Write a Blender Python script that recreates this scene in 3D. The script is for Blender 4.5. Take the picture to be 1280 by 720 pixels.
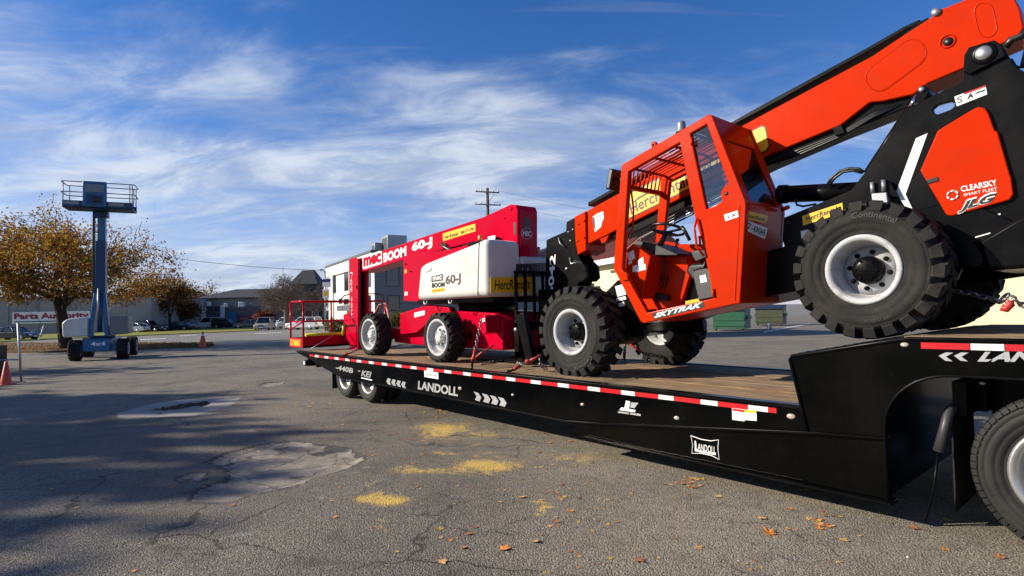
import bpy, bmesh, math, random
import numpy as np
from mathutils import Vector, Matrix
for o in list(bpy.data.objects): bpy.data.objects.remove(o)
rad = math.radians
sc = bpy.context.scene
COL = sc.collection
# ------------------------------------------------------------------ camera
FPX = 738.3; YAW = rad(48.765); PIT = rad(1.933); ROL = rad(-1.103); CAMH = 1.632
fw = Vector((-math.sin(YAW)*math.cos(PIT), math.cos(YAW)*math.cos(PIT), math.sin(PIT)))
rt0 = Vector((math.cos(YAW), math.sin(YAW), 0)); up0 = rt0.cross(fw)
RT = rt0*math.cos(ROL) + up0*math.sin(ROL); UP = -rt0*math.sin(ROL) + up0*math.cos(ROL)
cd = bpy.data.cameras.new('camera'); cam = bpy.data.objects.new('camera', cd); COL.objects.link(cam)
cd.sensor_width = 36; cd.lens = FPX/1280*36; cd.clip_start = .05; cd.clip_end = 3000
cam.matrix_world = Matrix(((RT.x, UP.x, -fw.x, 0), (RT.y, UP.y, -fw.y, 0), (RT.z, UP.z, -fw.z, CAMH), (0, 0, 0, 1)))
sc.camera = cam
sc.render.engine = 'CYCLES'
sc.render.resolution_x = 1024; sc.render.resolution_y = 576
# ------------------------------------------------------------------ light
SHAZ = rad(50); SUNEL = rad(25.5)          # direction shadows fall (from +x), sun elevation
vs = sc.view_settings; vs.view_transform = 'Standard'; vs.look = 'None'; vs.exposure = 0.66; vs.gamma = 1; vs.use_curve_mapping = False
sd = bpy.data.lights.new('sun', 'SUN'); sd.energy = 5.0; sd.angle = rad(.55); sd.color = (1, .90, .75)
sun = bpy.data.objects.new('sun', sd); COL.objects.link(sun)
sdir = Vector((math.cos(SHAZ)*math.cos(SUNEL), math.sin(SHAZ)*math.cos(SUNEL), -math.sin(SUNEL)))
sun.rotation_euler = sdir.to_track_quat('-Z', 'Y').to_euler(); sun.location = (-30, -30, 30)
w = bpy.data.worlds.new('World'); sc.world = w; w.use_nodes = True
nt = w.node_tree; nt.nodes.clear()
def N(t, ty, **kw):
    n = t.nodes.new(ty)
    for k, v in kw.items():
        if k.startswith('i_'): n.inputs[k[2:].replace('_', ' ')].default_value = v
        else: setattr(n, k, v)
    return n
def L(t, a, b): t.links.new(a, b)
def math_n(t, op, a, b=None, c=None, clamp=False):
    n = t.nodes.new('ShaderNodeMath'); n.operation = op; n.use_clamp = clamp
    for i, v in enumerate((a, b, c)):
        if v is None: continue
        if isinstance(v, (int, float)): n.inputs[i].default_value = v
        else: t.links.new(v, n.inputs[i])
    return n.outputs[0]
def vdot(t, a, v):
    n = t.nodes.new('ShaderNodeVectorMath'); n.operation = 'DOT_PRODUCT'; t.links.new(a, n.inputs[0]); n.inputs[1].default_value = v
    return n.outputs['Value']
def smooth(t, x, a, b):
    n = t.nodes.new('ShaderNodeMapRange'); n.interpolation_type = 'SMOOTHSTEP'; t.links.new(x, n.inputs[0])
    n.inputs[1].default_value = a; n.inputs[2].default_value = b; n.inputs[3].default_value = 0; n.inputs[4].default_value = 1
    return n.outputs[0]
def noise(t, vec, scale, detail=4, rough=.55, dist=0, lac=2.0):
    n = t.nodes.new('ShaderNodeTexNoise'); n.inputs['Scale'].default_value = scale; n.inputs['Detail'].default_value = detail
    n.inputs['Roughness'].default_value = rough; n.inputs['Distortion'].default_value = dist; n.inputs['Lacunarity'].default_value = lac
    if vec is not None: t.links.new(vec, n.inputs['Vector'])
    return n.outputs['Fac']
def mixc(t, fac, a, b, mode='MIX'):
    n = t.nodes.new('ShaderNodeMix'); n.data_type = 'RGBA'; n.blend_type = mode
    for s, v in ((n.inputs[0], fac), (n.inputs[6], a), (n.inputs[7], b)):
        if isinstance(v, (int, float)): s.default_value = v
        elif isinstance(v, tuple): s.default_value = (v[0], v[1], v[2], 1)
        else: t.links.new(v, s)
    return n.outputs[2]
sky = N(nt, 'ShaderNodeTexSky', sky_type='NISHITA', sun_disc=False, sun_elevation=SUNEL, altitude=150, air_density=1.0, dust_density=.0, ozone_density=3.2)
sky.sun_rotation = math.atan2(-sdir.x, -sdir.y)
tc = N(nt, 'ShaderNodeTexCoord'); D = tc.outputs['Generated']
ez = vdot(nt, D, (0, 0, 1))
dz = math_n(nt, 'ADD', math_n(nt, 'MAXIMUM', ez, 0.0), .22)
cu = math_n(nt, 'DIVIDE', vdot(nt, D, tuple(rt0)), dz); cv = math_n(nt, 'DIVIDE', vdot(nt, D, (-math.sin(YAW), math.cos(YAW), 0)), dz)
def comb(a, b, c=0.0):
    n = nt.nodes.new('ShaderNodeCombineXYZ')
    for i, v in enumerate((a, b, c)):
        if isinstance(v, (int, float)): n.inputs[i].default_value = v
        else: nt.links.new(v, n.inputs[i])
    return n.outputs[0]
# high thin cloud: broad veil, rippled patches, thin streaks
pa = comb(math_n(nt, 'MULTIPLY_ADD', cu, .62, 3.9), math_n(nt, 'MULTIPLY_ADD', cv, 1.15, 2.1))
veil = noise(nt, pa, 1.25, 5, .58, .35)
pb = comb(math_n(nt, 'MULTIPLY_ADD', math_n(nt, 'SUBTRACT', cu, math_n(nt, 'MULTIPLY', cv, .25)), 1.25, 7.3), math_n(nt, 'MULTIPLY_ADD', math_n(nt, 'ADD', cv, math_n(nt, 'MULTIPLY', cu, .16)), 2.5, 4.2))
fib = noise(nt, pb, 1.5, 6, .64, .7)
pc = comb(math_n(nt, 'MULTIPLY_ADD', cu, .30, 1.9), math_n(nt, 'MULTIPLY_ADD', math_n(nt, 'SUBTRACT', cv, math_n(nt, 'MULTIPLY', cu, .06)), 4.2, 9.4))
strk = noise(nt, pc, 1.5, 4, .62, .4)
bias = math_n(nt, 'SUBTRACT', math_n(nt, 'MULTIPLY', math_n(nt, 'SUBTRACT', 1, smooth(nt, ez, .30, .46)), .15), math_n(nt, 'MULTIPLY', smooth(nt, cu, -.1, .9), .15))
m1 = smooth(nt, math_n(nt, 'ADD', bias, math_n(nt, 'ADD', math_n(nt, 'MULTIPLY', veil, .78), math_n(nt, 'MULTIPLY', fib, .36))), .53, .86)
m2 = math_n(nt, 'MULTIPLY', smooth(nt, strk, .58, .78), .32)
mk = math_n(nt, 'MAXIMUM', math_n(nt, 'MULTIPLY', m1, .88), m2)
hs = N(nt, 'ShaderNodeHueSaturation', i_Saturation=1.30, i_Value=1.0); L(nt, sky.outputs[0], hs.inputs['Color'])
shade = mixc(nt, smooth(nt, fib, .40, .66), (4.1, 4.8, 6.2), (6.6, 7.2, 8.0))
tint = mixc(nt, 1.0, hs.outputs[0], (1.30, .99, 1.20), 'MULTIPLY')
haze_ = mixc(nt, math_n(nt, 'MULTIPLY', math_n(nt, 'SUBTRACT', 1, smooth(nt, ez, .0, .20)), .55), tint, (3.0, 4.9, 7.9))
skc = mixc(nt, mk, haze_, shade)
bg = N(nt, 'ShaderNodeBackground', i_Strength=.073); L(nt, skc, bg.inputs['Color'])
wo = N(nt, 'ShaderNodeOutputWorld'); L(nt, bg.outputs[0], wo.inputs['Surface'])

# ------------------------------------------------------------------ measuring helpers: photo pixel -> point of the place
def ray(px, py): return fw + RT*((px-640)/FPX) + UP*((360-py)/FPX)
def S(px, py, Y):                       # on the upright plane y = Y (parallel to the trailer)
    d = ray(px, py); t = Y/d.y; return (t*d.x, CAMH+t*d.z)
def SL(pts, Y): return [S(a, b, Y) for a, b in pts]
def S3(px, py, Y): a = S(px, py, Y); return Vector((a[0], Y, a[1]))
def X3(px, py, X): d = ray(px, py); t = X/d.x; return Vector((X, t*d.y, CAMH+t*d.z))
def hgt(x):
    s = -x-11; s = (s+math.sqrt(s*s+9))/2
    return -1.15*math.tanh(s/85)
def G(px, py, dz=0):                    # on the ground
    d = ray(px, py); z = 0
    for _ in range(12):
        t = (z+dz-CAMH)/d.z; z = hgt(t*d.x)
    return Vector((t*d.x, t*d.y, z+dz))
def B(px, Dp):                          # ground point in column px at depth Dp
    d = ray(px, 390); v = d*Dp; return Vector((v.x, v.y, hgt(v.x)))
def ZT(px, py, Dp): return CAMH + (ray(px, py)*Dp).z

# ------------------------------------------------------------------ mesh helpers
class MB:
    def __init__(s): s.v = []; s.f = []; s.sm = []
    def add(s, vs_, fs, smooth=False):
        n = len(s.v); s.v += [tuple(q) for q in vs_]; s.f += [tuple(i+n for i in f) for f in fs]; s.sm += [smooth]*len(fs); return s
    def box(s, x0, x1, y0, y1, z0, z1, M=None):
        vs_ = [Vector((x, y, z)) for z in (z0, z1) for y in (y0, y1) for x in (x0, x1)]
        if M is not None: vs_ = [M @ q for q in vs_]
        return s.add(vs_, [(0, 2, 3, 1), (4, 5, 7, 6), (0, 1, 5, 4), (2, 6, 7, 3), (0, 4, 6, 2), (1, 3, 7, 5)])
    def prism(s, pts, y0, y1):
        n = len(pts)
        vs_ = [(a, y0, b) for a, b in pts] + [(a, y1, b) for a, b in pts]
        return s.add(vs_, [tuple(range(n)), tuple(range(2*n-1, n-1, -1))] + [(i, i+n, (i+1) % n+n, (i+1) % n) for i in range(n)])
    def hexa(s, p):                     # 8 points, bottom loop then top loop
        return s.add(p, [(3, 2, 1, 0), (4, 5, 6, 7)] + [(i, (i+1) % 4, (i+1) % 4+4, i+4) for i in range(4)])
    def plate(s, outer, holes, fn, t0, t1):   # polygon with holes, fn(a,b,t) -> point
        bm = bmesh.new()
        es = []
        for lp in [outer]+list(holes):
            vv = [bm.verts.new((a, b, 0)) for a, b in lp]
            for i in range(len(vv)): es.append(bm.edges.new((vv[i], vv[(i+1) % len(vv)])))
        bmesh.ops.triangle_fill(bm, use_beauty=True, use_dissolve=False, edges=es)
        bm.verts.index_update()
        P2 = [(q.co.x, q.co.y) for q in bm.verts]; T = [[q.index for q in f.verts] for f in bm.faces]; bm.free()
        n = len(P2); vs_ = [fn(a, b, t0) for a, b in P2]+[fn(a, b, t1) for a, b in P2]
        fs = [tuple(t) for t in T]+[tuple(i+n for i in reversed(t)) for t in T]
        k = 0
        for lp in [outer]+list(holes):
            m = len(lp)
            for i in range(m): a, b = k+i, k+(i+1) % m; fs.append((a, a+n, b+n, b))
            k += m
        return s.add(vs_, fs)
    def tube(s, path, r, seg=8, cap=True, closed=False):
        P = [Vector(q) for q in path]; n = len(P); rs = r if isinstance(r, (list, tuple)) else [r]*n
        vs_ = []; ref = None
        for i in range(n):
            if closed: t = P[(i+1) % n]-P[i-1]
            else: t = P[min(i+1, n-1)]-P[max(i-1, 0)]
            t.normalize()
            if ref is None: ref = t.orthogonal().normalized()
            a = (ref-t*ref.dot(t))
            if a.length < 1e-5: a = t.orthogonal()
            a.normalize(); ref = a; b = t.cross(a)
            for k in range(seg):
                g = 2*math.pi*k/seg; vs_.append(P[i]+(a*math.cos(g)+b*math.sin(g))*rs[i])
        fs = []
        for i in range(n if closed else n-1):
            j = (i+1) % n
            for k in range(seg): l = (k+1) % seg; fs.append((i*seg+k, i*seg+l, j*seg+l, j*seg+k))
        s.add(vs_, fs, True)
        if cap and not closed:
            m = len(s.v)-n*seg; s.f += [tuple(m+k for k in reversed(range(seg))), tuple(m+(n-1)*seg+k for k in range(seg))]; s.sm += [False, False]
        return s
    def lathe(s, prof, c=(0, 0, 0), axis='y', seg=32, flip=1):   # prof: (radius, offset along axis)
        vs_ = []; n = len(prof); c = Vector(c)
        for k in range(seg):
            g = 2*math.pi*k/seg; cg, sg = math.cos(g), math.sin(g)
            for r, a in prof:
                a *= flip
                if axis == 'y': q = (r*cg, a, r*sg)
                elif axis == 'z': q = (r*cg, r*sg, a)
                else: q = (a, r*cg, r*sg)
                vs_.append(c+Vector(q))
        fs = []
        for k in range(seg):
            l = (k+1) % seg
            for i in range(n-1): fs.append((k*n+i, k*n+i+1, l*n+i+1, l*n+i))
        return s.add(vs_, fs, True)
    def xf(s, M):
        s.v = [tuple(M @ Vector(q)) for q in s.v]; return s
ANG = rad(35)
def mesh_of(name, mb, mat, bev=0, recalc=True, seg=2):
    me = bpy.data.meshes.new(name); me.from_pydata(mb.v, [], mb.f)
    if recalc or bev:
        bm = bmesh.new(); bm.from_mesh(me)
        for f, q in zip(bm.faces, mb.sm): f.smooth = q
        if recalc: bmesh.ops.recalc_face_normals(bm, faces=bm.faces)
        bm.to_mesh(me); bm.free()
    me.materials.append(mat); me.update()
    return me
def tag(o, label=None, cat=None, group=None, kind=None):
    if label: o['label'] = label
    if cat: o['category'] = cat
    if group: o['group'] = group
    if kind: o['kind'] = kind
    return o
ROOTL = {}
def obj(name, mb, mat, parent=None, bev=0, label=None, cat=None, group=None, kind=None, recalc=True, seg=2, loc=None):
    me = mb if isinstance(mb, bpy.types.Mesh) else mesh_of(name, mb, mat, bev, recalc)
    o = bpy.data.objects.new(name, me); COL.objects.link(o)
    if loc is not None: o.location = loc
    if parent is not None:
        o.parent = parent
        if parent.name in ROOTL: o.matrix_parent_inverse = Matrix.Translation(-ROOTL[parent.name])
    if bev:
        b = o.modifiers.new('bevel', 'BEVEL'); b.width = bev; b.segments = seg; b.limit_method = 'ANGLE'; b.angle_limit = ANG
        b.harden_normals = False
        for p in me.polygons: p.use_smooth = True
        try: me.set_sharp_from_angle(angle=rad(40))
        except Exception: pass
    return tag(o, label, cat, group, kind)
def root(name, loc, label, cat, group=None, world=True, rotz=0):
    o = bpy.data.objects.new(name, None); COL.objects.link(o); o.location = loc; o.empty_display_size = .2
    o.rotation_euler = (0, 0, rotz)
    if world: ROOTL[o.name] = Vector(loc)      # parts below are given in world coordinates
    return tag(o, label, cat, group)
def text_mb(body, p0, p1, p3, off=.003, shear=0, bold=0.0, ext=0):
    cu_ = bpy.data.curves.new('t', 'FONT'); cu_.body = body; cu_.size = 1; cu_.shear = shear; cu_.offset = bold; cu_.resolution_u = 3
    ob = bpy.data.objects.new('t', cu_); COL.objects.link(ob)
    dg = bpy.context.evaluated_depsgraph_get(); me = ob.evaluated_get(dg).to_mesh()
    co = [q.co.copy() for q in me.vertices]; fs = [tuple(p.vertices) for p in me.polygons]
    ob.evaluated_get(dg).to_mesh_clear(); bpy.data.objects.remove(ob); bpy.data.curves.remove(cu_)
    x0 = min(q.x for q in co); x1 = max(q.x for q in co); y0 = min(q.y for q in co); y1 = max(q.y for q in co)
    p0, p1, p3 = Vector(p0), Vector(p1), Vector(p3); u = p1-p0; v = p3-p0; n = u.cross(v).normalized()
    mb = MB(); mb.add([p0+u*((q.x-x0)/(x1-x0))+v*((q.y-y0)/(y1-y0))+n*off for q in co], fs); return mb
def letter(body, p0, p1, p3, mat, parent, name='lettering', **k):
    return obj(name, text_mb(body, p0, p1, p3, **k), mat, parent, recalc=False)
def letter_s(body, bl, br, tl, Y, mat, parent, **k): return letter(body, S3(*bl, Y), S3(*br, Y), S3(*tl, Y), mat, parent, **k)
def decal(pts, Y, mat, parent, name='sticker', t=.003): return obj(name, MB().prism(SL(pts, Y), Y-t, Y+.002), mat, parent)
def link_copy(src, parent=None):
    c = src.copy(); COL.objects.link(c); c.parent = parent
    for ch in src.children: link_copy(ch, c)
    return c
# ------------------------------------------------------------------ materials
def M_(name, col, rough=.5, metal=0, coat=0, var=.12, vs_=2.5, bump=0, bs=60, dirt=None, da=0, ds=1.7, spec=.5, em=None, rv=.12, stretch=None, specks=None):
    m = bpy.data.materials.new(name); m.use_nodes = True; t = m.node_tree; b = t.nodes['Principled BSDF']
    tc_ = N(t, 'ShaderNodeTexCoord'); vec = tc_.outputs['Object']
    if stretch:
        mp = N(t, 'ShaderNodeMapping'); mp.inputs['Scale'].default_value = stretch; L(t, vec, mp.inputs['Vector']); vec = mp.outputs[0]
    c = tuple(col)
    n1 = noise(t, vec, vs_, 3, .6)
    cc = mixc(t, n1, tuple(q*(1-var) for q in c), tuple(min(1, q*(1+var)) for q in c))
    if dirt:
        n2 = noise(t, vec, ds, 5, .68); f = math_n(t, 'MULTIPLY', smooth(t, n2, .42, .74), da); cc = mixc(t, f, cc, tuple(dirt))
        rr = math_n(t, 'MULTIPLY_ADD', f, .15, rough)
    else: rr = None
    if specks: cc = mixc(t, math_n(t, 'MULTIPLY', math_n(t, 'MAXIMUM', smooth(t, noise(t, vec, 26, 4, .75, .6), .66, .74), smooth(t, noise(t, vec, 5, 5, .8, 1.5), .66, .72)), .55), cc, tuple(specks))
    L(t, cc, b.inputs['Base Color'])
    n3 = n1
    r0 = math_n(t, 'MULTIPLY_ADD', math_n(t, 'SUBTRACT', n3, .5), rv*2, rough) if rr is None else math_n(t, 'MULTIPLY_ADD', math_n(t, 'SUBTRACT', n3, .5), rv*2, rr)
    L(t, math_n(t, 'MINIMUM', math_n(t, 'MAXIMUM', r0, .04), 1.0), b.inputs['Roughness'])
    b.inputs['Metallic'].default_value = metal; b.inputs['Coat Weight'].default_value = coat; b.inputs['Coat Roughness'].default_value = .12
    b.inputs['Specular IOR Level'].default_value = spec
    if bump:
        bp = N(t, 'ShaderNodeBump', i_Strength=bump, i_Distance=.01); L(t, noise(t, vec, bs, 2, .6), bp.inputs['Height']); L(t, bp.outputs[0], b.inputs['Normal'])
    return m
DUST = (.16, .13, .095)
ORANGE = M_('orange_paint', (.50, .0225, .0003), .20, coat=0, var=.07, dirt=(.34, .022, .005), da=.45, ds=2.2, rv=.05, spec=.09, specks=(.10, .012, .006))
RED = M_('red_paint', (.47, .0010, .022), .20, coat=0, var=.07, dirt=(.30, .012, .022), da=.3, ds=2.2, rv=.05, spec=.09, specks=(.10, .006, .008))
BLACK = M_('black_paint', (.0010, .0012, .0013), .14, var=.3, dirt=(.010, .009, .008), da=.30, ds=1.1, bump=.03, bs=5, spec=.11, rv=.04, specks=(.02, .019, .017))
BLKSAT = M_('satin_black_steel', (.0030, .0030, .0033), .28, var=.3, dirt=(.017, .015, .013), da=.38, ds=1.8, rv=.05, spec=.10)
RUBBER = M_('tyre_rubber', (.0135, .013, .0125), .8, var=.35, vs_=6, dirt=(.060, .053, .044), da=.45, ds=3.5, bump=.25, bs=90, spec=.25)
ROADTYRE = M_('road_tyre_rubber', (.015, .0145, .014), .7, var=.3, vs_=5, dirt=(.055, .050, .043), da=.40, ds=3, bump=.12, bs=60, spec=.3)
WHITE = M_('white_paint', (.74, .74, .72), .4, var=.06, dirt=(.36, .33, .28), da=.25)
RIMW = M_('rim_white', (.46, .47, .48), .45, var=.08, dirt=(.12, .10, .08), da=.6, ds=5, spec=.2, specks=(.08, .05, .03))
RIMA = M_('rim_aluminium', (.55, .55, .54), .3, metal=.8, var=.1, dirt=(.2, .18, .15), da=.3, ds=5)
COWL = M_('cowl_offwhite', (.60, .60, .56), .42, coat=.1, var=.05, dirt=(.36, .33, .28), da=.4, ds=1.6, specks=(.25, .22, .18))
YELLOW = M_('yellow_vinyl', (.86, .47, .004), .4, var=.05)
VWHITE = M_('white_vinyl', (.78, .78, .76), .4, var=.05, dirt=(.4, .36, .3), da=.15)
VBLACK = M_('black_vinyl', (.008, .008, .008), .4, var=.1)
SILVER = M_('silver_vinyl', (.46, .47, .48), .36, metal=.35, var=.12, dirt=(.16, .15, .13), da=.4, ds=5)
RED_T = M_('red_reflective_tape', (.52, .006, .012), .3, coat=.3, var=.1, dirt=(.12, .05, .04), da=.3, ds=6)
WHT_T = M_('white_reflective_tape', (.70, .71, .72), .3, coat=.3, var=.06, dirt=(.25, .22, .18), da=.3, ds=6)
STEEL = M_('bare_steel', (.30, .29, .28), .38, metal=.8, var=.2, dirt=(.10, .055, .03), da=.5, ds=9)
CHROME = M_('chrome_rod', (.7, .7, .7), .12, metal=1, var=.05)
GREYP = M_('dark_grey_plastic', (.035, .035, .037), .5, var=.1)
LAMP_A = M_('lamp_lens', (.40, .34, .26), .2, coat=.4, var=.1)
AMBER = M_('amber_lens', (.75, .22, .01), .25, coat=.4)
GALV = M_('galvanised_steel', (.34, .35, .36), .42, metal=.7, var=.15, dirt=(.18, .16, .14), da=.3, ds=5)
BLUE = M_('blue_paint', (.004, .115, .25), .38, coat=.2, var=.1, dirt=(.05, .08, .11), da=.3)
BLUED = M_('dark_blue_paint', (.005, .042, .115), .42, var=.12)
def glass_mat(name, tint=(.55, .65, .7), a=.35, rough=.03):
    m = bpy.data.materials.new(name); m.use_nodes = True; t = m.node_tree; t.nodes.remove(t.nodes['Principled BSDF']); out = t.nodes['Material Output']
    tr = N(t, 'ShaderNodeBsdfTransparent'); tr.inputs[0].default_value = (*tint, 1); gl = N(t, 'ShaderNodeBsdfGlossy'); gl.inputs['Roughness'].default_value = rough
    fr = N(t, 'ShaderNodeFresnel'); fr.inputs[0].default_value = 1.5; mx = N(t, 'ShaderNodeMixShader'); L(t, math_n(t, 'MULTIPLY_ADD', fr.outputs[0], .9, a*.3), mx.inputs[0])
    L(t, tr.outputs[0], mx.inputs[1]); L(t, gl.outputs[0], mx.inputs[2]); L(t, mx.outputs[0], out.inputs[0]); return m
GLASS = glass_mat('cab_glass', (.62, .70, .74), .25)
DGLASS = M_('dark_window_glass', (.012, .015, .018), .06, spec=.9, var=.3, rv=.02)
def wood_mat():
    m = bpy.data.materials.new('deck_wood'); m.use_nodes = True; t = m.node_tree; b = t.nodes['Principled BSDF']
    tc_ = N(t, 'ShaderNodeTexCoord'); oi = N(t, 'ShaderNodeObjectInfo'); mp = N(t, 'ShaderNodeMapping'); mp.inputs['Scale'].default_value = (.55, 9, 9)
    L(t, tc_.outputs['Object'], mp.inputs['Vector'])
    va = N(t, 'ShaderNodeVectorMath'); va.operation = 'ADD'; L(t, mp.outputs[0], va.inputs[0])
    cx = N(t, 'ShaderNodeCombineXYZ'); L(t, math_n(t, 'MULTIPLY', oi.outputs['Random'], 37.), cx.inputs[0]); L(t, cx.outputs[0], va.inputs[1])
    g = noise(t, va.outputs[0], 3.2, 8, .7, 1.0); st = noise(t, tc_.outputs['Object'], 1.1, 6, .65, .6); gr = noise(t, tc_.outputs['Object'], 25, 4, .7)
    c = mixc(t, smooth(t, g, .3, .7), (.12, .074, .038), (.40, .27, .145))
    c = mixc(t, math_n(t, 'MULTIPLY', oi.outputs['Random'], .28), c, (.20, .165, .125))
    c = mixc(t, math_n(t, 'MULTIPLY', smooth(t, st, .48, .72), .75), c, (.045, .036, .028))
    c = mixc(t, math_n(t, 'MULTIPLY', smooth(t, gr, .55, .75), .35), c, (.30, .26, .20))
    L(t, c, b.inputs['Base Color']); b.inputs['Roughness'].default_value = .82; b.inputs['Specular IOR Level'].default_value = .3
    bp = N(t, 'ShaderNodeBump', i_Strength=.55, i_Distance=.006); L(t, g, bp.inputs['Height']); L(t, bp.outputs[0], b.inputs['Normal'])
    return m
WOOD = wood_mat()
random.seed(5)

# ------------------------------------------------------------------ ground
def axis(lo, hi, dn, fine, lim):
    a = list(np.arange(lo, hi+1e-6, fine)); s = fine; q = a[0]
    while q > lim[0]: s *= 1.16; q -= s; a.insert(0, q)
    s = fine; q = a[-1]
    while q < lim[1]: s *= 1.16; q += s; a.append(q)
    return np.array(a)
gx = axis(-15, 1.5, 0, .07, (-900, 900)); gy = axis(-.3, 8.5, 0, .07, (-900, 900))
GX, GY = np.meshgrid(gx, gy, indexing='ij'); nx, ny = GX.shape
S_ = -GX-11; S_ = (S_+np.sqrt(S_*S_+9))/2; GZ = -1.15*np.tanh(S_/85)
def poly_sd(poly):                     # signed distance (positive inside) of every ground vertex to a polygon
    inside = np.zeros(GX.shape, bool); dist = np.full(GX.shape, 1e9); n = len(poly)
    for i in range(n):
        ax, ay = poly[i]; bx, by = poly[(i+1) % n]
        c = ((ay > GY) != (by > GY)) & (GX < (bx-ax)*(GY-ay)/(by-ay+1e-12)+ax); inside ^= c
        ex, ey = bx-ax, by-ay; tt = np.clip(((GX-ax)*ex+(GY-ay)*ey)/(ex*ex+ey*ey+1e-9), 0, 1)
        dist = np.minimum(dist, np.hypot(GX-ax-tt*ex, GY-ay-tt*ey))
    return np.where(inside, dist, -dist)
def gp(pts, s=1, ox=0, oy=0): return [tuple(G(a*s+ox, b*s+oy)[:2]) for a, b in pts]
k4 = 1/2.571
worn = poly_sd(gp([(608, 480), (640, 442), (742, 402), (718, 366), (665, 352), (740, 322), (870, 290), (960, 286), (1040, 300), (1120, 310), (1168, 345), (1110, 375), (1030, 395), (960, 425), (850, 447), (720, 482)], k4, 0, 440))
worn = np.maximum(worn, poly_sd(gp([(572, 410), (600, 390), (668, 384), (652, 412), (590, 418)], k4, 0, 440)))
worn = np.maximum(worn, poly_sd(gp([(833, 108), (850, 98), (915, 95), (900, 105), (860, 112)], k4, 0, 440)))
conc = poly_sd(gp([(374, 196), (510, 161), (620, 150), (776, 145), (742, 172), (620, 206), (378, 211)], k4, 0, 440))
hole = poly_sd(gp([(482, 187), (590, 165), (697, 159), (645, 177), (500, 192)], k4, 0, 440))
sand = np.zeros(GX.shape)
for (a, b, wd, ht, k) in [(556, 538, 66, 17, 1), (607, 581, 60, 22, 1.05), (528, 589, 48, 13, .8), (467, 609, 16, 6, .6), (477, 623, 36, 19, 1.05), (669, 634, 24, 15, .85), (473, 652, 18, 10, .55), (681, 716, 20, 8, .6), (348, 687, 16, 10, .65), (600, 543, 90, 14, .45), (640, 600, 60, 10, .25),
                           (470, 662, 10, 8, .5), (310, 690, 9, 8, .4), (425, 575, 30, 6, .3), (720, 575, 140, 30, .33), (330, 634, 22, 7, .3), (596, 558, 14, 5, .7), (560, 567, 30, 6, .6)]:
    c0 = G(a, b); ux = G(a+wd/2, b)-c0; vy = G(a, b-ht/2)-c0
    Mi = np.linalg.inv(np.array([[ux.x, vy.x], [ux.y, vy.y]])); dx = GX-c0.x+.10*np.sin(6.1*GY+1.3+a)+.06*np.sin(14.3*GX+b); dy = GY-c0.y+.06*np.sin(9.7*GX+.4*b)+.04*np.sin(21*GY+a)
    e = np.hypot(Mi[0, 0]*dx+Mi[0, 1]*dy, Mi[1, 0]*dx+Mi[1, 1]*dy); sand = np.maximum(sand, .92*k*np.exp(-1.0*e**1.5))
dusty = np.zeros(GX.shape)
for (a, b, wd, ht, k) in [(900, 650, 420, 120, 1), (760, 590, 240, 60, .8), (640, 555, 200, 40, .6), (1120, 690, 300, 60, .9)]:
    c0 = G(a, b); ux = G(a+wd/2, b)-c0; vy = G(a, b-ht/2)-c0; Mi = np.linalg.inv(np.array([[ux.x, vy.x], [ux.y, vy.y]])); dx = GX-c0.x; dy = GY-c0.y
    dusty = np.maximum(dusty, k*np.exp(-((Mi[0, 0]*dx+Mi[0, 1]*dy)**2+(Mi[1, 0]*dx+Mi[1, 1]*dy)**2)))
GZ = GZ - .028*np.clip(worn/.05, 0, 1)*(worn > 0) - .07*np.clip(hole/.1, 0, 1)*(hole > 0)
rg = np.random.RandomState(3)
GZ = GZ + ((hole > -.02) & (np.abs(GX) < 16))*rg.uniform(-.03, .04, GX.shape)
idx = np.arange(nx*ny).reshape(nx, ny)
quads = np.stack([idx[:-1, :-1], idx[1:, :-1], idx[1:, 1:], idx[:-1, 1:]], -1).reshape(-1, 4)
me = bpy.data.meshes.new('ground'); me.from_pydata(np.stack([GX, GY, GZ], -1).reshape(-1, 3).tolist(), [], quads.tolist())
for nm, arr in (('worn', worn), ('conc', conc), ('hole', hole), ('sand', sand), ('dusty', dusty)):
    at = me.attributes.new(nm, 'FLOAT', 'POINT'); at.data.foreach_set('value', np.clip(arr, -3, 3).astype(np.float32).ravel())
for p in me.polygons: p.use_smooth = True
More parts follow.
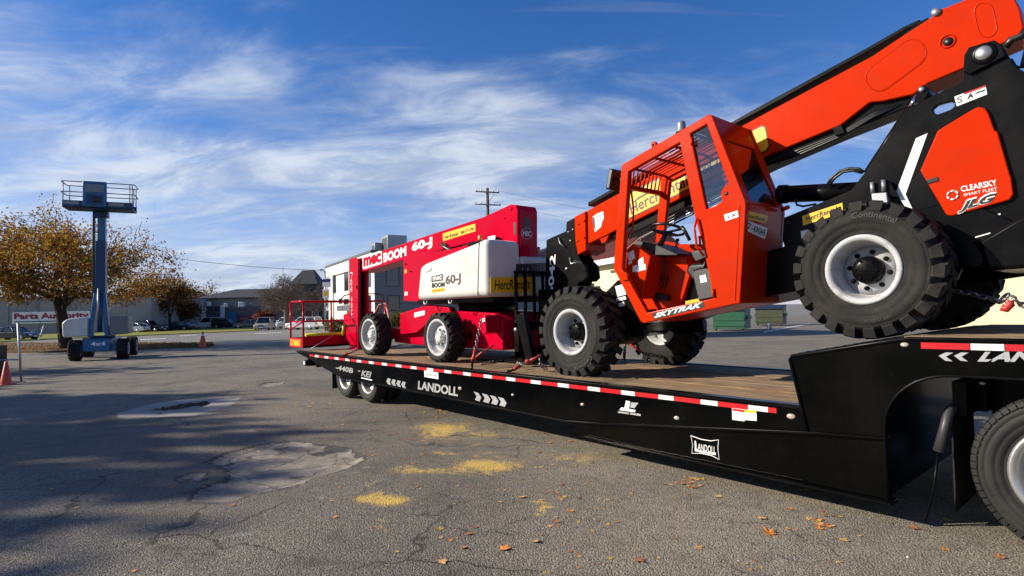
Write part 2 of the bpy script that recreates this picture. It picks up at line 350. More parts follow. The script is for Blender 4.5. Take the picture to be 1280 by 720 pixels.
def asphalt_mat():
    m = bpy.data.materials.new('asphalt'); m.use_nodes = True; t = m.node_tree; b = t.nodes['Principled BSDF']
    P = N(t, 'ShaderNodeNewGeometry').outputs['Position']
    def attr(n): q = N(t, 'ShaderNodeAttribute'); q.attribute_name = n; return q.outputs['Fac']
    big = noise(t, P, .25, 4, .6, .5); mid = noise(t, P, 1.5, 4, .62, .3); fine = noise(t, P, 62, 3, .75); agg = N(t, 'ShaderNodeTexVoronoi', i_Scale=80.0); L(t, P, agg.inputs['Vector'])
    c = mixc(t, smooth(t, fine, .34, .66), (.074, .067, .055), (.340, .298, .224))
    stone = smooth(t, agg.outputs['Color'], .78, .98)
    c = mixc(t, math_n(t, 'MULTIPLY', stone, .65), c, (.50, .46, .38))
    c = mixc(t, math_n(t, 'MULTIPLY', smooth(t, noise(t, P, 34, 2, .6), .56, .68), .7), c, (.036, .034, .032))
    c = mixc(t, math_n(t, 'MULTIPLY', smooth(t, big, .42, .66), .5), c, (.084, .078, .067))
    c = mixc(t, math_n(t, 'MULTIPLY', smooth(t, mid, .46, .74), .5), c, (.078, .072, .062))
    c = mixc(t, math_n(t, 'MULTIPLY', smooth(t, noise(t, P, 3.4, 5, .75, .8), .62, .70), .5), c, (.36, .335, .28))
    c = mixc(t, math_n(t, 'MULTIPLY', smooth(t, noise(t, P, .8, 3, .6, 1.2), .60, .74), .6), c, (.045, .043, .042))
    c = mixc(t, math_n(t, 'MULTIPLY', math_n(t, 'MULTIPLY', attr('dusty'), smooth(t, noise(t, P, 9, 4, .7, .5), .25, .75)), .62), c, (.36, .31, .23))
    # cracks
    wv = N(t, 'ShaderNodeVectorMath'); wv.operation = 'MULTIPLY_ADD'; nc = N(t, 'ShaderNodeTexNoise', i_Scale=2.2, i_Detail=5.0); L(t, P, nc.inputs['Vector'])
    L(t, nc.outputs['Color'], wv.inputs[0]); wv.inputs[1].default_value = (.55, .55, .55); L(t, P, wv.inputs[2])
    vo = N(t, 'ShaderNodeTexVoronoi', feature='DISTANCE_TO_EDGE', i_Scale=.62); L(t, wv.outputs[0], vo.inputs['Vector'])
    vo2 = N(t, 'ShaderNodeTexVoronoi', feature='DISTANCE_TO_EDGE', i_Scale=1.9); L(t, wv.outputs[0], vo2.inputs['Vector'])
    msk = smooth(t, noise(t, P, .35, 3, .5), .46, .60); msk2 = smooth(t, noise(t, P, .6, 3, .5), .55, .66)
    crack = math_n(t, 'MAXIMUM', math_n(t, 'MULTIPLY', math_n(t, 'SUBTRACT', 1, smooth(t, vo.outputs[0], .003, .012)), msk), math_n(t, 'MULTIPLY', math_n(t, 'SUBTRACT', 1, smooth(t, vo2.outputs[0], .004, .018)), msk2))
    c = mixc(t, math_n(t, 'MULTIPLY', crack, .75), c, (.02, .018, .016))
    # spalled patch: lighter old layer with ragged edge
    wn = math_n(t, 'ADD', attr('worn'), math_n(t, 'MULTIPLY', math_n(t, 'SUBTRACT', noise(t, P, 4.5, 6, .65), .5), .32)); wf = smooth(t, wn, .0, .015)
    wc = mixc(t, smooth(t, noise(t, P, 5, 6, .65), .35, .7), (.22, .195, .155), (.36, .32, .255)); wc = mixc(t, smooth(t, noise(t, P, 1.3, 5, .6, .5), .54, .60), wc, (.065, .064, .062))
    wc = mixc(t, math_n(t, 'MULTIPLY', math_n(t, 'SUBTRACT', 1, smooth(t, vo2.outputs[0], .004, .03)), .7), wc, (.045, .04, .035))
    c = mixc(t, math_n(t, 'MULTIPLY', smooth(t, wn, -.07, -.005), .75), c, (.030, .028, .026))
    c = mixc(t, wf, c, wc)
    cf = smooth(t, math_n(t, 'ADD', attr('conc'), math_n(t, 'MULTIPLY', math_n(t, 'SUBTRACT', noise(t, P, 8, 4, .6), .5), .03)), -.005, .01)
    cc = mixc(t, smooth(t, noise(t, P, 2.5, 7, .65), .35, .7), (.31, .285, .24), (.43, .405, .355)); c = mixc(t, cf, c, cc)
    hf = smooth(t, math_n(t, 'ADD', attr('hole'), math_n(t, 'MULTIPLY', math_n(t, 'SUBTRACT', noise(t, P, 7, 4, .6), .5), .18)), -.01, .02)
    hv = N(t, 'ShaderNodeTexVoronoi', i_Scale=14.0); L(t, P, hv.inputs['Vector']); c = mixc(t, hf, c, mixc(t, hv.outputs['Color'], (.035, .028, .022), (.13, .10, .075)))
    # yellow absorbent powder
    sn = math_n(t, 'ADD', math_n(t, 'MULTIPLY', attr('sand'), .85), math_n(t, 'MULTIPLY', math_n(t, 'SUBTRACT', noise(t, P, 4.0, 7, .80, 2.0), .5), 2.6)); sf = math_n(t, 'MULTIPLY', math_n(t, 'MULTIPLY', smooth(t, sn, .05, .75), smooth(t, attr('sand'), .06, .35)), smooth(t, noise(t, P, 60, 2, .6), .2, .55))
    c = mixc(t, math_n(t, 'MULTIPLY', sf, .95), c, (.70, .47, .10))
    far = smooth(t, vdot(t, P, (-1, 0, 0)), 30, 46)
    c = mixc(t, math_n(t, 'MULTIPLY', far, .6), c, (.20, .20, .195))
    L(t, c, b.inputs['Base Color']); b.inputs['Specular IOR Level'].default_value = .35
    L(t, math_n(t, 'MULTIPLY_ADD', mid, .25, .68), b.inputs['Roughness'])
    bp = N(t, 'ShaderNodeBump', i_Strength=.9, i_Distance=.009)
    hh = math_n(t, 'ADD', math_n(t, 'MULTIPLY', agg.outputs['Distance'], -.9), math_n(t, 'MULTIPLY', fine, .9)); L(t, hh, bp.inputs['Height']); L(t, bp.outputs[0], b.inputs['Normal'])
    return m
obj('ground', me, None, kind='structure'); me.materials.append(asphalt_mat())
GRASS = M_('grass', (.20, .21, .045), .9, var=.45, vs_=1.1, dirt=(.27, .21, .08), da=.45, ds=.5, bump=.9, bs=22, spec=.1)
MULCH = M_('leaf_mulch', (.13, .085, .05), .95, var=.5, vs_=4, dirt=(.20, .125, .055), da=.6, ds=3, bump=1, bs=15, spec=.1)
PAINTL = M_('road_paint', (.55, .55, .52), .7, var=.15, dirt=(.15, .15, .14), da=.5, ds=6)
def sheet(name, pts, up_, mat, sub=1, **kw):
    P = [G(*q) for q in pts]; mb = MB(); n = len(P)
    mb.add([(q.x, q.y, q.z+up_) for q in P]+[(q.x, q.y, q.z-.3) for q in P], [tuple(range(n))]+[(i, (i+1) % n, (i+1) % n+n, i+n) for i in range(n)])
    return obj(name, mb, mat, **kw)
sheet('grass_verge', [(-160, 437), (-80, 432), (0, 428), (60, 424.5), (160, 420.5), (240, 417.2), (322, 413.6), (322, 410.2), (240, 411), (190, 412.4), (100, 414), (0, 416), (-160, 420)], .10, GRASS, kind='structure')
sheet('mulch_bed', [(-160, 452), (0, 441.5), (60, 441), (170, 437.2), (240, 434.8), (266, 433.4), (268, 431.6), (200, 430.6), (100, 430), (0, 429.6), (-160, 438)], .11, MULCH, kind='structure')
for pts in ([(175, 424.5), (208, 422.8), (208, 423.6), (175, 425.4)], [(225, 419.5), (246, 418.4), (246, 419.1), (225, 420.3)], [(318, 417), (352, 415.6), (352, 416.2), (318, 417.7)], [(955, 414.4), (1012, 404.5), (1012, 405.5), (955, 415.6)]):
    sheet('parking_line', pts, .02, PAINTL, kind='structure')
# ------------------------------------------------------------------ wheels
def tyre_mb(R, W, rim, lug=0, nl=18, lw=.30, skew=.22, seg=48):
    base = R-lug; h = R-rim; mb = MB()
    mb.lathe([(rim-.01, .10), (rim, .035), (rim+.06*h, .022), (rim+.16*h, .012), (rim+.20*h, .017), (rim+.22*h, .009), (rim+.35*h, .003), (rim+.40*h, .006), (rim+.42*h, .0), (rim+.62*h, -.002), (rim+.64*h, .006), (rim+.66*h, .0), (base-.16*h, .012), (base-.05*h, .05), (base, .085*W/.4), (base+.002, W*.5), (base, W-.085*W/.4), (base-.05*h, W-.05), (base-.16*h, W-.012), (rim+.6*h, W), (rim+.06*h, W-.022), (rim, W-.035), (rim-.01, W-.1)], seg=seg)
    if lug:
        p = 2*math.pi/nl
        for k in range(nl*2):
            sd_ = k % 2; a = p*(k//2)+sd_*p*.5; da = p*lw
            prof = [(.012, base-.20*h, 0), (.003, base-.13*h, 0), (.02, R-.012, 0), (.045, R, .02), (W*.54, R, skew), (W*.54, base-.03, skew)]
            vs_ = []
            for g in (-1, 1):
                for y, r, s_ in prof:
                    y = y if not sd_ else W-y; an = a+g*da*(1.0 if s_ < .1 else .8)+s_
                    vs_.append((r*math.cos(an), y, r*math.sin(an)))
            n = len(prof); mb.add(vs_, [tuple(range(n)), tuple(range(2*n-1, n-1, -1))]+[(i, i+n, (i+1) % n+n, (i+1) % n) for i in range(n)])
    return mb
def make_wheel(R, W, rim, lug, nl, rmat, hubmat, parent, loc, far=False, hub_r=.11, nb=8, boltr=.155, depth=.13, tmat=RUBBER, skew=.22, lw=.3, hub_out=.02, boltmat=None):
    mb = MB().lathe([(rim-.012, .10), (rim-.006, .035), (rim+.022, .030), (rim+.026, .014), (rim+.006, .008), (rim-.018, .020), (rim-.03, .05), (rim-.045, depth-.01), (rim-.075, depth+.03), (boltr+.055, depth), (hub_r*.9, depth), (.01, depth)], seg=40)
    mb.lathe([(rim-.012, W-.1), (rim+.02, W-.03), (rim-.03, W-.05), (rim-.05, W*.6), (.02, W*.55)], seg=32)
    wh = obj('wheel', mb, rmat, parent); 
    if parent is not None and parent.name in ROOTL: wh.matrix_parent_inverse = Matrix.Identity(4); wh.location = Vector(loc)-ROOTL[parent.name]
    else: wh.location = loc
    if far: wh.rotation_euler = (0, 0, math.pi)
    obj('tyre', tyre_mb(R, W, rim, lug, nl, lw, skew), tmat, wh)
    hb = MB().lathe([(hub_r, depth+.01), (hub_r, depth-.03), (hub_r*.96, hub_out+.025), (hub_r*.82, hub_out+.008), (hub_r*.55, hub_out), (.0, hub_out-.004)], seg=28)
    for k in range(6):
        a = k*math.pi/3+.3; c = Vector((hub_r*.68*math.cos(a), hub_out-.004, hub_r*.68*math.sin(a))); hb.box(-.008, .008, -.006, .01, -.008, .008, Matrix.Translation(c))
    obj('hub', hb, hubmat, wh)
    bm_ = MB().lathe([(.0, -.035), (.011, -.035), (.019, -.022), (.02, 0), (.024, .004)], seg=10); bme = mesh_of('bolt', bm_, boltmat or hubmat)
    for k in range(nb):
        a = 2*math.pi*k/nb+.2; bo = obj('bolt', bme, None, wh); bo.location = (boltr*math.cos(a), depth, boltr*math.sin(a))
    return wh
def copy_wheel(wh, loc, far):
    p = wh.parent; c = link_copy(wh, p); c.location = Vector(loc)-ROOTL[p.name]; c.rotation_euler = (0, .37, math.pi if far else 0); return c

# ------------------------------------------------------------------ trailer
YN, YF, DZ = 4.90, 7.49, .79
tr = root('lowboy_trailer', (-6, 6.2, 0), 'long black flatbed equipment trailer with wooden deck carrying both machines', 'trailer')
main = [(-12.62, .785), (-2.04, .785), (-2.04, .60), (-4.05, .395), (-4.72, .345), (-6.2, .36), (-8.93, .395), (-10.55, .395), (-11.2, .50), (-11.9, .64), (-12.62, .755)]
for (y0, y1) in ((YN, YN+.05), (YF-.05, YF)):
    obj('side_beam', MB().prism(main, y0, y1), BLACK, tr, bev=.006)
    obj('rub_rail', MB().box(-12.66, -2.02, y0-.012 if y0 < 6 else y0-.05, y1+.05 if y0 < 6 else y1+.012, .768, .802), BLKSAT, tr, bev=.006)
    obj('bottom_flange', MB().prism([(-4.05, .395), (-4.72, .345), (-6.2, .36), (-8.93, .395), (-10.55, .395), (-10.55, .375), (-8.93, .375), (-6.2, .338), (-4.72, .322), (-4.05, .372)], y0-.014 if y0 < 6 else y0-.08, y1+.08 if y0 < 6 else y1+.014), BLKSAT, tr, bev=.004)
    arm = [(-4.70, .34), (-4.42, .215), (-3.99, .205), (-1.485, .175), (-1.485, .635), (-2.04, .60), (-4.05, .39)]
    yy = (y0+.02, y1+.04) if y0 < 6 else (y0-.04, y1-.02)
    obj('lower_arm', MB().prism(arm, *yy), BLACK, tr, bev=.006)
    obj('arm_flange', MB().prism([(-4.44, .212), (-3.99, .200), (-1.46, .170), (-1.46, .150), (-3.99, .180), (-4.46, .196)], yy[0]-.05, yy[1]+.05), BLKSAT, tr, bev=.004)
    obj('ledge', MB().prism([(-4.08, .398), (-2.0, .605), (-1.47, .64), (-1.47, .622), (-2.0, .583), (-4.06, .378)], y0-.016 if y0 < 6 else y0, y1 if y0 < 6 else y1+.016), BLKSAT, tr, bev=.004)
    goose = [(-2.15, 1.175), (-2.125, 1.205), (-1.40, 1.345), (-1.30, 1.36), (3.0, 1.385), (3.0, 1.12), (-.60, 1.12), (-1.06, 1.115), (-1.1338, 1.1087), (-1.2054, 1.09), (-1.2725, 1.0594), (-1.3332, 1.0179), (-1.3856, 0.9668), (-1.4281, 0.9075), (-1.4594, 0.8419), (-1.4785, 0.7721), (-1.485, 0.7), (-1.485, .64), (-2.03, .605)]
    yy = (y0-.016, y1-.02) if y0 < 6 else (y0+.02, y1+.016)
    obj('gooseneck_plate', MB().prism(goose, *yy), BLACK, tr, bev=.007)
    ye = yy[0]-.004 if y0 < 6 else yy[1]+.004
    obj('edge_rim', MB().tube([(a, ye, b) for a, b in [(-2.03, .61), (-2.15, 1.17), (-2.13, 1.20), (-1.40, 1.345), (-1.30, 1.362), (3.0, 1.385)]], .014, 6), BLKSAT, tr)
    obj('edge_rim', MB().tube([(a, ye, b) for a, b in [(3, 1.12), (-.60, 1.12), (-1.06, 1.115), (-1.1338, 1.1087), (-1.2054, 1.09), (-1.2725, 1.0594), (-1.3332, 1.0179), (-1.3856, 0.9668), (-1.4281, 0.9075), (-1.4594, 0.8419), (-1.4785, 0.7721), (-1.485, 0.7), (-1.485, .18)]], .011, 6), BLKSAT, tr)
# wooden planks
pw = (YF-YN-.12)/12
for i in range(12):
    y0 = YN+.06+i*pw
    xs = [-12.55, -12.55+random.uniform(2.6, 4.2), -5.4+random.uniform(-1, 1), -2.16]
    for j in range(3):
        zt = DZ+.002+random.uniform(-.004, .006)
        obj('plank', MB().box(xs[j]+.003, xs[j+1]-.003, y0+.004, y0+pw-.004, .735, zt), WOOD, tr)
    zt = random.uniform(-.003, .005)
    obj('plank', MB().prism([(-1.36, 1.368+zt), (3.0, 1.398+zt), (3.0, 1.36), (-1.36, 1.335)], y0+.004, y0+pw-.004), WOOD, tr)
# steel ramp up to the gooseneck, serrated treads
obj('ramp_plate', MB().prism([(-2.14, 1.19), (-1.37, 1.352), (-1.37, 1.33), (-2.13, 1.17)], YN+.03, YF-.03), BLKSAT, tr)
obj('riser_plate', MB().prism([(-2.16, 1.19), (-2.14, 1.19), (-2.03, .60), (-2.05, .60)], YN+.03, YF-.03), BLKSAT, tr)
for i in range(11):
    a = -2.10+i*.068; z = 1.198+(a+2.14)*.2104
    tp = []
    for j in range(42): y = YN+.04+j*.06; tp += [(y, z+.018), (y+.035, z+.018), (y+.038, z+.002), (y+.057, z+.002)]
    tp = tp+[(tp[-1][0], z-.02), (tp[0][0], z-.02)]; n = len(tp)
    obj('ramp_tread', MB().add([(a, y, q) for y, q in tp]+[(a+.03, y, q) for y, q in tp], [tuple(range(n)), tuple(range(2*n-1, n-1, -1))]+[(i, i+n, (i+1) % n+n, (i+1) % n) for i in range(n)]), BLKSAT, tr)
obj('deck_pan', MB().box(-12.4, -2.1, YN+.05, YF-.05, .69, .733), BLKSAT, tr)
for i in range(24):
    x = -12.2+i*.42; obj('cross_member', MB().box(x, x+.06, YN+.052, YF-.052, .50, .688), BLKSAT, tr)
for y in (5.75, 6.55): obj('frame_rail', MB().box(-11.9, -1.5, y-.06, y+.06, .42, .685), BLKSAT, tr)
obj('gooseneck_bulkhead', MB().box(-1.52, -1.49, YN+.05, YF-.05, .2, 1.33), BLACK, tr)
obj('belly_pan', MB().box(-4.0, -1.53, YN+.09, YF-.09, .24, .27), BLKSAT, tr)
obj('gooseneck_frame', MB().box(-1.48, 3.0, 5.7, 6.7, 1.1, 1.33), BLKSAT, tr)
obj('rear_bumper', MB().box(-12.32, -12.2, YN+.02, YF-.02, .50, .62), BLKSAT, tr, bev=.008)
for y in (YN+.012, YF-.012): obj('bumper_lamp', MB().box(-12.30, -12.22, y-.014, y+.014, .52, .60), WHT_T, tr, bev=.005)
for y in (5.3, 7.1):
    obj('bumper_post', MB().box(-12.30, -12.24, y-.04, y+.04, .61, .74), BLKSAT, tr)
    obj('mud_flap', MB().box(-11.12, -11.10, y-.3, y+.3, .12, .69), RUBBER, tr)
for x in (-10.58, -9.68):
    obj('axle', MB().tube([(x, YN+.25, .40), (x, YF-.25, .40)], .07, 10), BLKSAT, tr)
    for far in (False, True):
        for inner in (0, 1):
            y = (5.0+inner*.29) if not far else (7.39-inner*.29)
            make_wheel(.395, .25, .235, .006, 60, RIMA if not inner else RIMW, BLKSAT, tr, (x, y, .397), far, hub_r=.075, nb=6, boltr=.115, depth=.11, tmat=ROADTYRE, skew=0, lw=.42)
# conspicuity tape, 11 in red / 7 in white, every strip its own piece
def tape(x, x1, zf, Y, first):
    red = first
    while x < x1-.05:
        ln = .28 if red else .178; e = min(x+ln, x1)
        z0, z1 = zf(x), zf(e); mb = MB().hexa([(x+.002, Y-.003, z0-.043), (e-.002, Y-.003, z1-.043), (e-.002, Y+.002, z1-.043), (x+.002, Y+.002, z0-.043), (x+.002, Y-.003, z0), (e-.002, Y-.003, z1), (e-.002, Y+.002, z1), (x+.002, Y+.002, z0)])
        obj('red_tape' if red else 'white_tape', mb, RED_T if red else WHT_T, tr); x = e; red = not red
tape(-11.97, -2.28, lambda x: .757, YN, True)
tape(-1.24, 3.0, lambda x: 1.335+(x+1.3)*.0058, YN-.016, True)
# marker lamps
for (px_, py_, Y, r) in [(575, 485.5, YN, .045), (641, 493.5, YN, .028), (728, 505.5, YN, .03), (846, 522.5, YN, .034), (989, 520.5, YN, .04), (1131, 431, YN-.016, .03), (1117, 524, YN+.3, .02), (1228, 479, YN+.2, .02)]:
    c = S3(px_, py_, Y); r *= .75; mb = MB().lathe([(.0, -.014), (.6, -.013), (.9, -.008), (1, 0), (1, .006)], seg=20); mb.v = [(a*r*1.25+c.x, b+c.y, d*r*.75+c.z) for a, b, d in mb.v]
    obj('marker_lamp', mb, LAMP_A, tr)
for (a, b) in ((-4.05, -2.06), (-1.9, -1.5)): obj('weld_bead', MB().tube([(a+(b-a)*k/40, YN+.017-(.018 if a > -2 else 0), (.195 if a < -2 else .66)+.0025*math.sin(k*2.1)+(.0 if a > -2 else .004)) for k in range(41)], .005, 5), BLKSAT, tr)
obj('air_line', MB().tube([(-4.3+k*.25, YN+.10, .24+.03*math.sin(k*1.3)) for k in range(12)], .012, 6), VBLACK, tr)
# writing and emblems on the side
k2 = 1/3.556
def c2(x, y): return (360+x*k2, 400+y*k2)
def c3(x, y): return (680+x*k2, 440+y*k2)
letter_s('-440B', c2(212, 220), c2(288, 237), c2(216, 199), YN, SILVER, tr, bold=.03)
letter_s('KEI', c2(326, 248), c2(370, 258), c2(328, 222), YN, SILVER, tr, bold=.03, shear=.2)
decal([c2(326, 254), c2(374, 265), c2(374, 270), c2(326, 259)], YN, VWHITE, tr, 'underline')
letter_s('-', c2(312, 228), c2(322, 230), c2(312, 224), YN, SILVER, tr)
for i in range(4):
    x = 436+i*22; y = 258+i*5; decal([c2(x+2, y+14), c2(x+8, y), c2(x+22, y+4), c2(x+17, y+17), c2(x+23, y+31), c2(x+9, y+27)], YN, SILVER, tr, 'chevron')
letter_s('LANDOLL', c2(578, 308), c2(755, 340), c2(580, 270), YN, SILVER, tr, bold=.035)
for i in range(4):
    x = 826+i*36; y = 318+i*8; w_ = 24 if i else 20; decal([c2(x, y), c2(x+w_, y+6), c2(x+w_+14, y+26), c2(x+w_+6, y+44), c2(x+6, y+37), c2(x+13, y+20)], YN, SILVER, tr, 'chevron')
decal([c2(606, 224), c2(668, 234), c2(669, 263), c2(607, 253)], YN, VWHITE, tr); letter_s('US DOT 2961', c2(612, 244), c2(662, 253), c2(612, 235), YN, GREYP, tr, off=.006)
# winged L emblem
decal([c3(365, 216), c3(384, 220), c3(378, 252), c3(408, 258), c3(404, 268), c3(335, 258), c3(345, 246), c3(358, 248)], YN, VWHITE, tr, 'emblem')
decal([c3(388, 224), c3(420, 226), c3(402, 250), c3(384, 246)], YN, SILVER, tr, 'emblem')
letter_s('LANDOLL TRAILERS', c3(330, 270), c3(430, 284), c3(330, 262), YN, VWHITE, tr, bold=.02)
# framed emblem on the lower arm
def rib(pts, wd, Y):
    P = SL(pts, Y); return MB().tube([(a, Y-.002, b) for a, b in P], wd, 4, closed=True)
obj('emblem_frame', rib([c3(654, 372), c3(700, 388), c3(742, 395), c3(777, 390), c3(774, 430), c3(780, 478), c3(745, 460), c3(700, 450), c3(658, 450), c3(662, 410)], .005, YN+.02), VWHITE, tr)
letter_s('LANDOLL', c3(676, 434), c3(764, 452), c3(676, 404), YN+.02, VWHITE, tr, bold=.005)
decal([c3(670, 394), c3(676, 396), c3(678, 434), c3(764, 452), c3(764, 458), c3(671, 440)], YN+.02, VWHITE, tr, 'emblem')
# safety stickers
decal([c3(836, 248), c3(892, 256), c3(892, 308), c3(838, 301)], YN, VWHITE, tr); decal([c3(838, 250), c3(890, 258), c3(890, 268), c3(838, 260)], YN-.003, RED_T, tr)
decal([c3(892, 256), c3(945, 258), c3(946, 306), c3(892, 302)], YN-.001, VWHITE, tr); decal([c3(892, 257), c3(944, 260), c3(944, 270), c3(892, 268)], YN-.004, YELLOW, tr)
for i in range(3): letter_s('WARNING KEEP CLEAR', c3(896, 280+i*9), c3(940, 282+i*9), c3(896, 275+i*9), YN-.001, GREYP, tr)
for a in (852, 876): letter_s('A', c3(a-7, 285), c3(a+7, 287), c3(a-7, 270), YN, VBLACK, tr, bold=.05)
# gooseneck lettering
def c1(x, y): return (960+x/2.4, 400+y/2.4)
for i in range(2):
    x = 512+i*46; decal([c1(x, 107), c1(x+22, 97), c1(x+44, 98), c1(x+22, 110), c1(x+42, 124), c1(x+20, 122)], YN-.016, SILVER, tr, 'chevron')
letter_s('LANDOLL', c1(628, 125), (1395, 453.5), c1(636, 95), YN-.016, SILVER, tr, bold=.05, shear=.25)

# ------------------------------------------------------------------ road tractor under the gooseneck (rear end in view)
tk = root('semi_tractor', (1, 6.2, 0), 'rear end of the road tractor with big black dual tyres under the gooseneck', 'truck')
for x in (-.50, .82):
    for far in (False, True):
        for inner in (0, 1):
            y = (4.97+inner*.32) if not far else (7.42-inner*.32)
            make_wheel(.515, .27, .29, .008, 64, RIMA, RIMA, tk, (x, y, .513), far, hub_r=.11, nb=10, boltr=.165, depth=.16 if not inner else .03, tmat=ROADTYRE, skew=0, lw=.42, hub_out=.03)
    obj('axle', MB().tube([(x, 5.3, .51), (x, 7.1, .51)], .09, 10), BLKSAT, tk)
for y in (5.78, 6.62): obj('frame_rail', MB().box(-1.05, 4, y-.04, y+.04, .78, 1.03), BLKSAT, tk)
obj('fifth_wheel', MB().lathe([(.0, 1.08), (.42, 1.08), (.45, 1.05), (.45, 1.03), (0, 1.03)], (.3, 6.2, 0), 'z', 28), BLKSAT, tk)
obj('crossmember', MB().box(-1.06, -1.0, 5.5, 6.9, .80, 1.0), BLKSAT, tk)
p0, p1, p2 = S3(1187, 513, 5.12), S3(1173, 564, 5.1), S3(1157, 652, 5.08)
obj('flap_hanger', MB().tube([p0+Vector((0, .5, .02)), p0, p1], .035, 10), GREYP, tk)
obj('hanger_rod', MB().tube([p1, p1*.5+p2*.5+Vector((.012, 0, 0)), p2], .009, 6), BLKSAT, tk)
for y in (5.52, 6.88): obj('mud_flap', MB().box(-1.16, -1.15, y-.3, y+.3, .10, .80), RUBBER, tk)  # unseen flaps, widened so no lit ground shows through the black gap
obj('rear_crossmember', MB().box(-1.14, -1.06, 5.2, 7.2, .80, 1.04), BLKSAT, tk)  # crossmember enlarged to help black out the same gap
obj('suspension', MB().box(-.9, 1.3, 5.7, 6.7, .30, .78), BLKSAT, tk, bev=.03)

# ------------------------------------------------------------------ telehandler
th = root('telehandler', (-3.3, 6.2, .8), 'orange and black telehandler with open cab and raised boom on the trailer', 'telehandler')
FA = Vector((-4.92, 0, 1.325)); RA = Vector((-1.705, 0, 1.885)); e1 = (RA-FA).normalized(); e2 = Vector((-e1.z, 0, e1.x))
def TF(s, h): q = FA+e1*s+e2*h; return (q.x, q.z)
WY, WYF = 5.22, 7.42
wh = make_wheel(.56, .40, .258, .042, 22, RIMW, BLKSAT, th, (FA.x, WY, FA.z), False, hub_r=.115, nb=8, boltr=.15, depth=.19, hub_out=.09, lw=.29, skew=.16)
wh2 = copy_wheel(wh, (RA.x, WY, RA.z), False); copy_wheel(wh, (FA.x, WYF, FA.z), True); copy_wheel(wh, (RA.x, WYF, RA.z), True)
wh.rotation_euler = (0, -.25, 0)
def arc_text(body, r, h, mid_a, parent, mat, y=-.006):
    L_ = h*len(body)*.62; mb = text_mb(body, (0, 0, 0), (L_, 0, 0), (0, 0, h), off=0, bold=.02)
    mb.v = [((r+z)*math.cos(mid_a-(x-L_/2)/r), y, (r+z)*math.sin(mid_a-(x-L_/2)/r)) for x, _, z in mb.v]; return obj('sidewall_lettering', mb, mat, parent, recalc=False)
RUBL = M_('raised_rubber', (.040, .038, .035), .75, var=.2)
arc_text('Continental', .418, .046, rad(76)+.37, wh2, RUBL); arc_text('MPT 13.00-24', .40, .026, rad(-75)+.37, wh2, RUBL); arc_text('Continental', .418, .046, rad(-60)-.25, wh, RUBL); arc_text('MPT 13.00-24', .40, .026, rad(100)-.25, wh, RUBL)
for A in (FA, RA):
    obj('axle', MB().tube([(A.x, 5.5, A.z), (A.x, 5.9, A.z), (A.x, 6.1, A.z), (A.x, 6.5, A.z), (A.x, 6.7, A.z), (A.x, 7.15, A.z)], [.11, .12, .2, .2, .12, .11], 14), BLKSAT, th)
obj('chassis', MB().prism([TF(-.25, .05), TF(-.2, .34), TF(.35, .42), TF(3.9, .45), TF(4.2, .15), TF(3.6, -.02), TF(2.2, -.01), TF(1.0, .0), TF(.5, -.10)], 5.78, 6.92), BLKSAT, th, bev=.012)
obj('front_frame_plate', MB().prism(SL([(736, 386), (772, 350), (782, 352), (803, 404), (806, 420), (770, 424), (742, 405)], 5.66), 5.66, 5.74), BLKSAT, th, bev=.006)
obj('front_frame_plate', MB().prism(SL([(736, 386), (772, 350), (782, 352), (803, 404), (806, 420), (770, 424), (742, 405)], 5.66), 6.94, 7.02), BLKSAT, th, bev=.006)
decal([(769, 358), (779, 355), (783, 368), (772, 371)], 5.66, VWHITE, th); decal([(770, 373), (782, 370), (783, 374), (771, 377)], 5.66, VWHITE, th); decal([(773, 379), (780, 377), (781, 382), (774, 384)], 5.66, VWHITE, th)
# rear tower plates either side of the boom foot
tower = [(978, 300), (980, 272), (1063, 238), (1083, 213), (1133, 136), (1203, 101), (1205, 69), (1211, 59), (1243, 50), (1253, 57), (1268, 82), (1284, 92), (1330, 140), (1345, 250), (1310, 330), (1281, 332), (1228, 336), (1217, 300), (1196, 350), (1150, 372), (1000, 372)]
slot = [(1167, 141), (1166, 136), (1172, 131), (1188, 126.5), (1193, 128), (1193, 133), (1188, 137), (1172, 143)]
YT = 5.80
obj('tower_plate', MB().plate(SL(tower, YT), [SL(slot, YT)], lambda a, b, t: (a, t, b), YT, YT+.05), BLKSAT, th, bev=.006)
obj('tower_plate', MB().prism(SL([(1010, 300), (1063, 245), (1100, 210), (1150, 175), (1215, 170), (1205, 72), (1243, 52), (1268, 84), (1330, 140), (1330, 330), (1200, 350), (1000, 372)], YT), 6.75, 6.80), BLKSAT, th, bev=.006)
obj('pivot_boss', MB().prism(SL([(1204, 90), (1205, 70), (1212, 60), (1242, 50), (1252, 56), (1257, 70), (1212, 93)], YT-.03), YT-.03, YT+.01), BLKSAT, th, bev=.008)
pc_ = S3(1230, 67, YT-.03)
obj('pivot_pin', MB().lathe([(.0, -.03), (.05, -.03), (.055, -.02), (.055, .01)], pc_, 'y', 20), GALV, th)
obj('pin_retainer', MB().lathe([(.055, -.012), (.08, -.012), (.085, .002)], pc_, 'y', 20), BLKSAT, th)
obj('pin_shaft', MB().tube([(pc_.x, YT, pc_.z), (pc_.x, 6.78, pc_.z)], .05, 12), BLKSAT, th)
cover = [(1150, 213), (1172, 163), (1215, 137), (1223, 133), (1231, 135), (1236, 142), (1243, 163), (1247, 164), (1262, 217), (1264, 222), (1267, 243), (1262, 250), (1190, 270), (1183, 269)]
cv_ = obj('side_cover', MB().prism(SL(cover, YT-.035), YT-.035, YT+.01), ORANGE, th, bev=.012, seg=3)
YC = YT-.035
obj('cover_handle', MB().prism(SL([(1158, 225), (1172, 221), (1174, 226), (1160, 230)], YC), YC-.008, YC+.004), VBLACK, cv_, bev=.003)
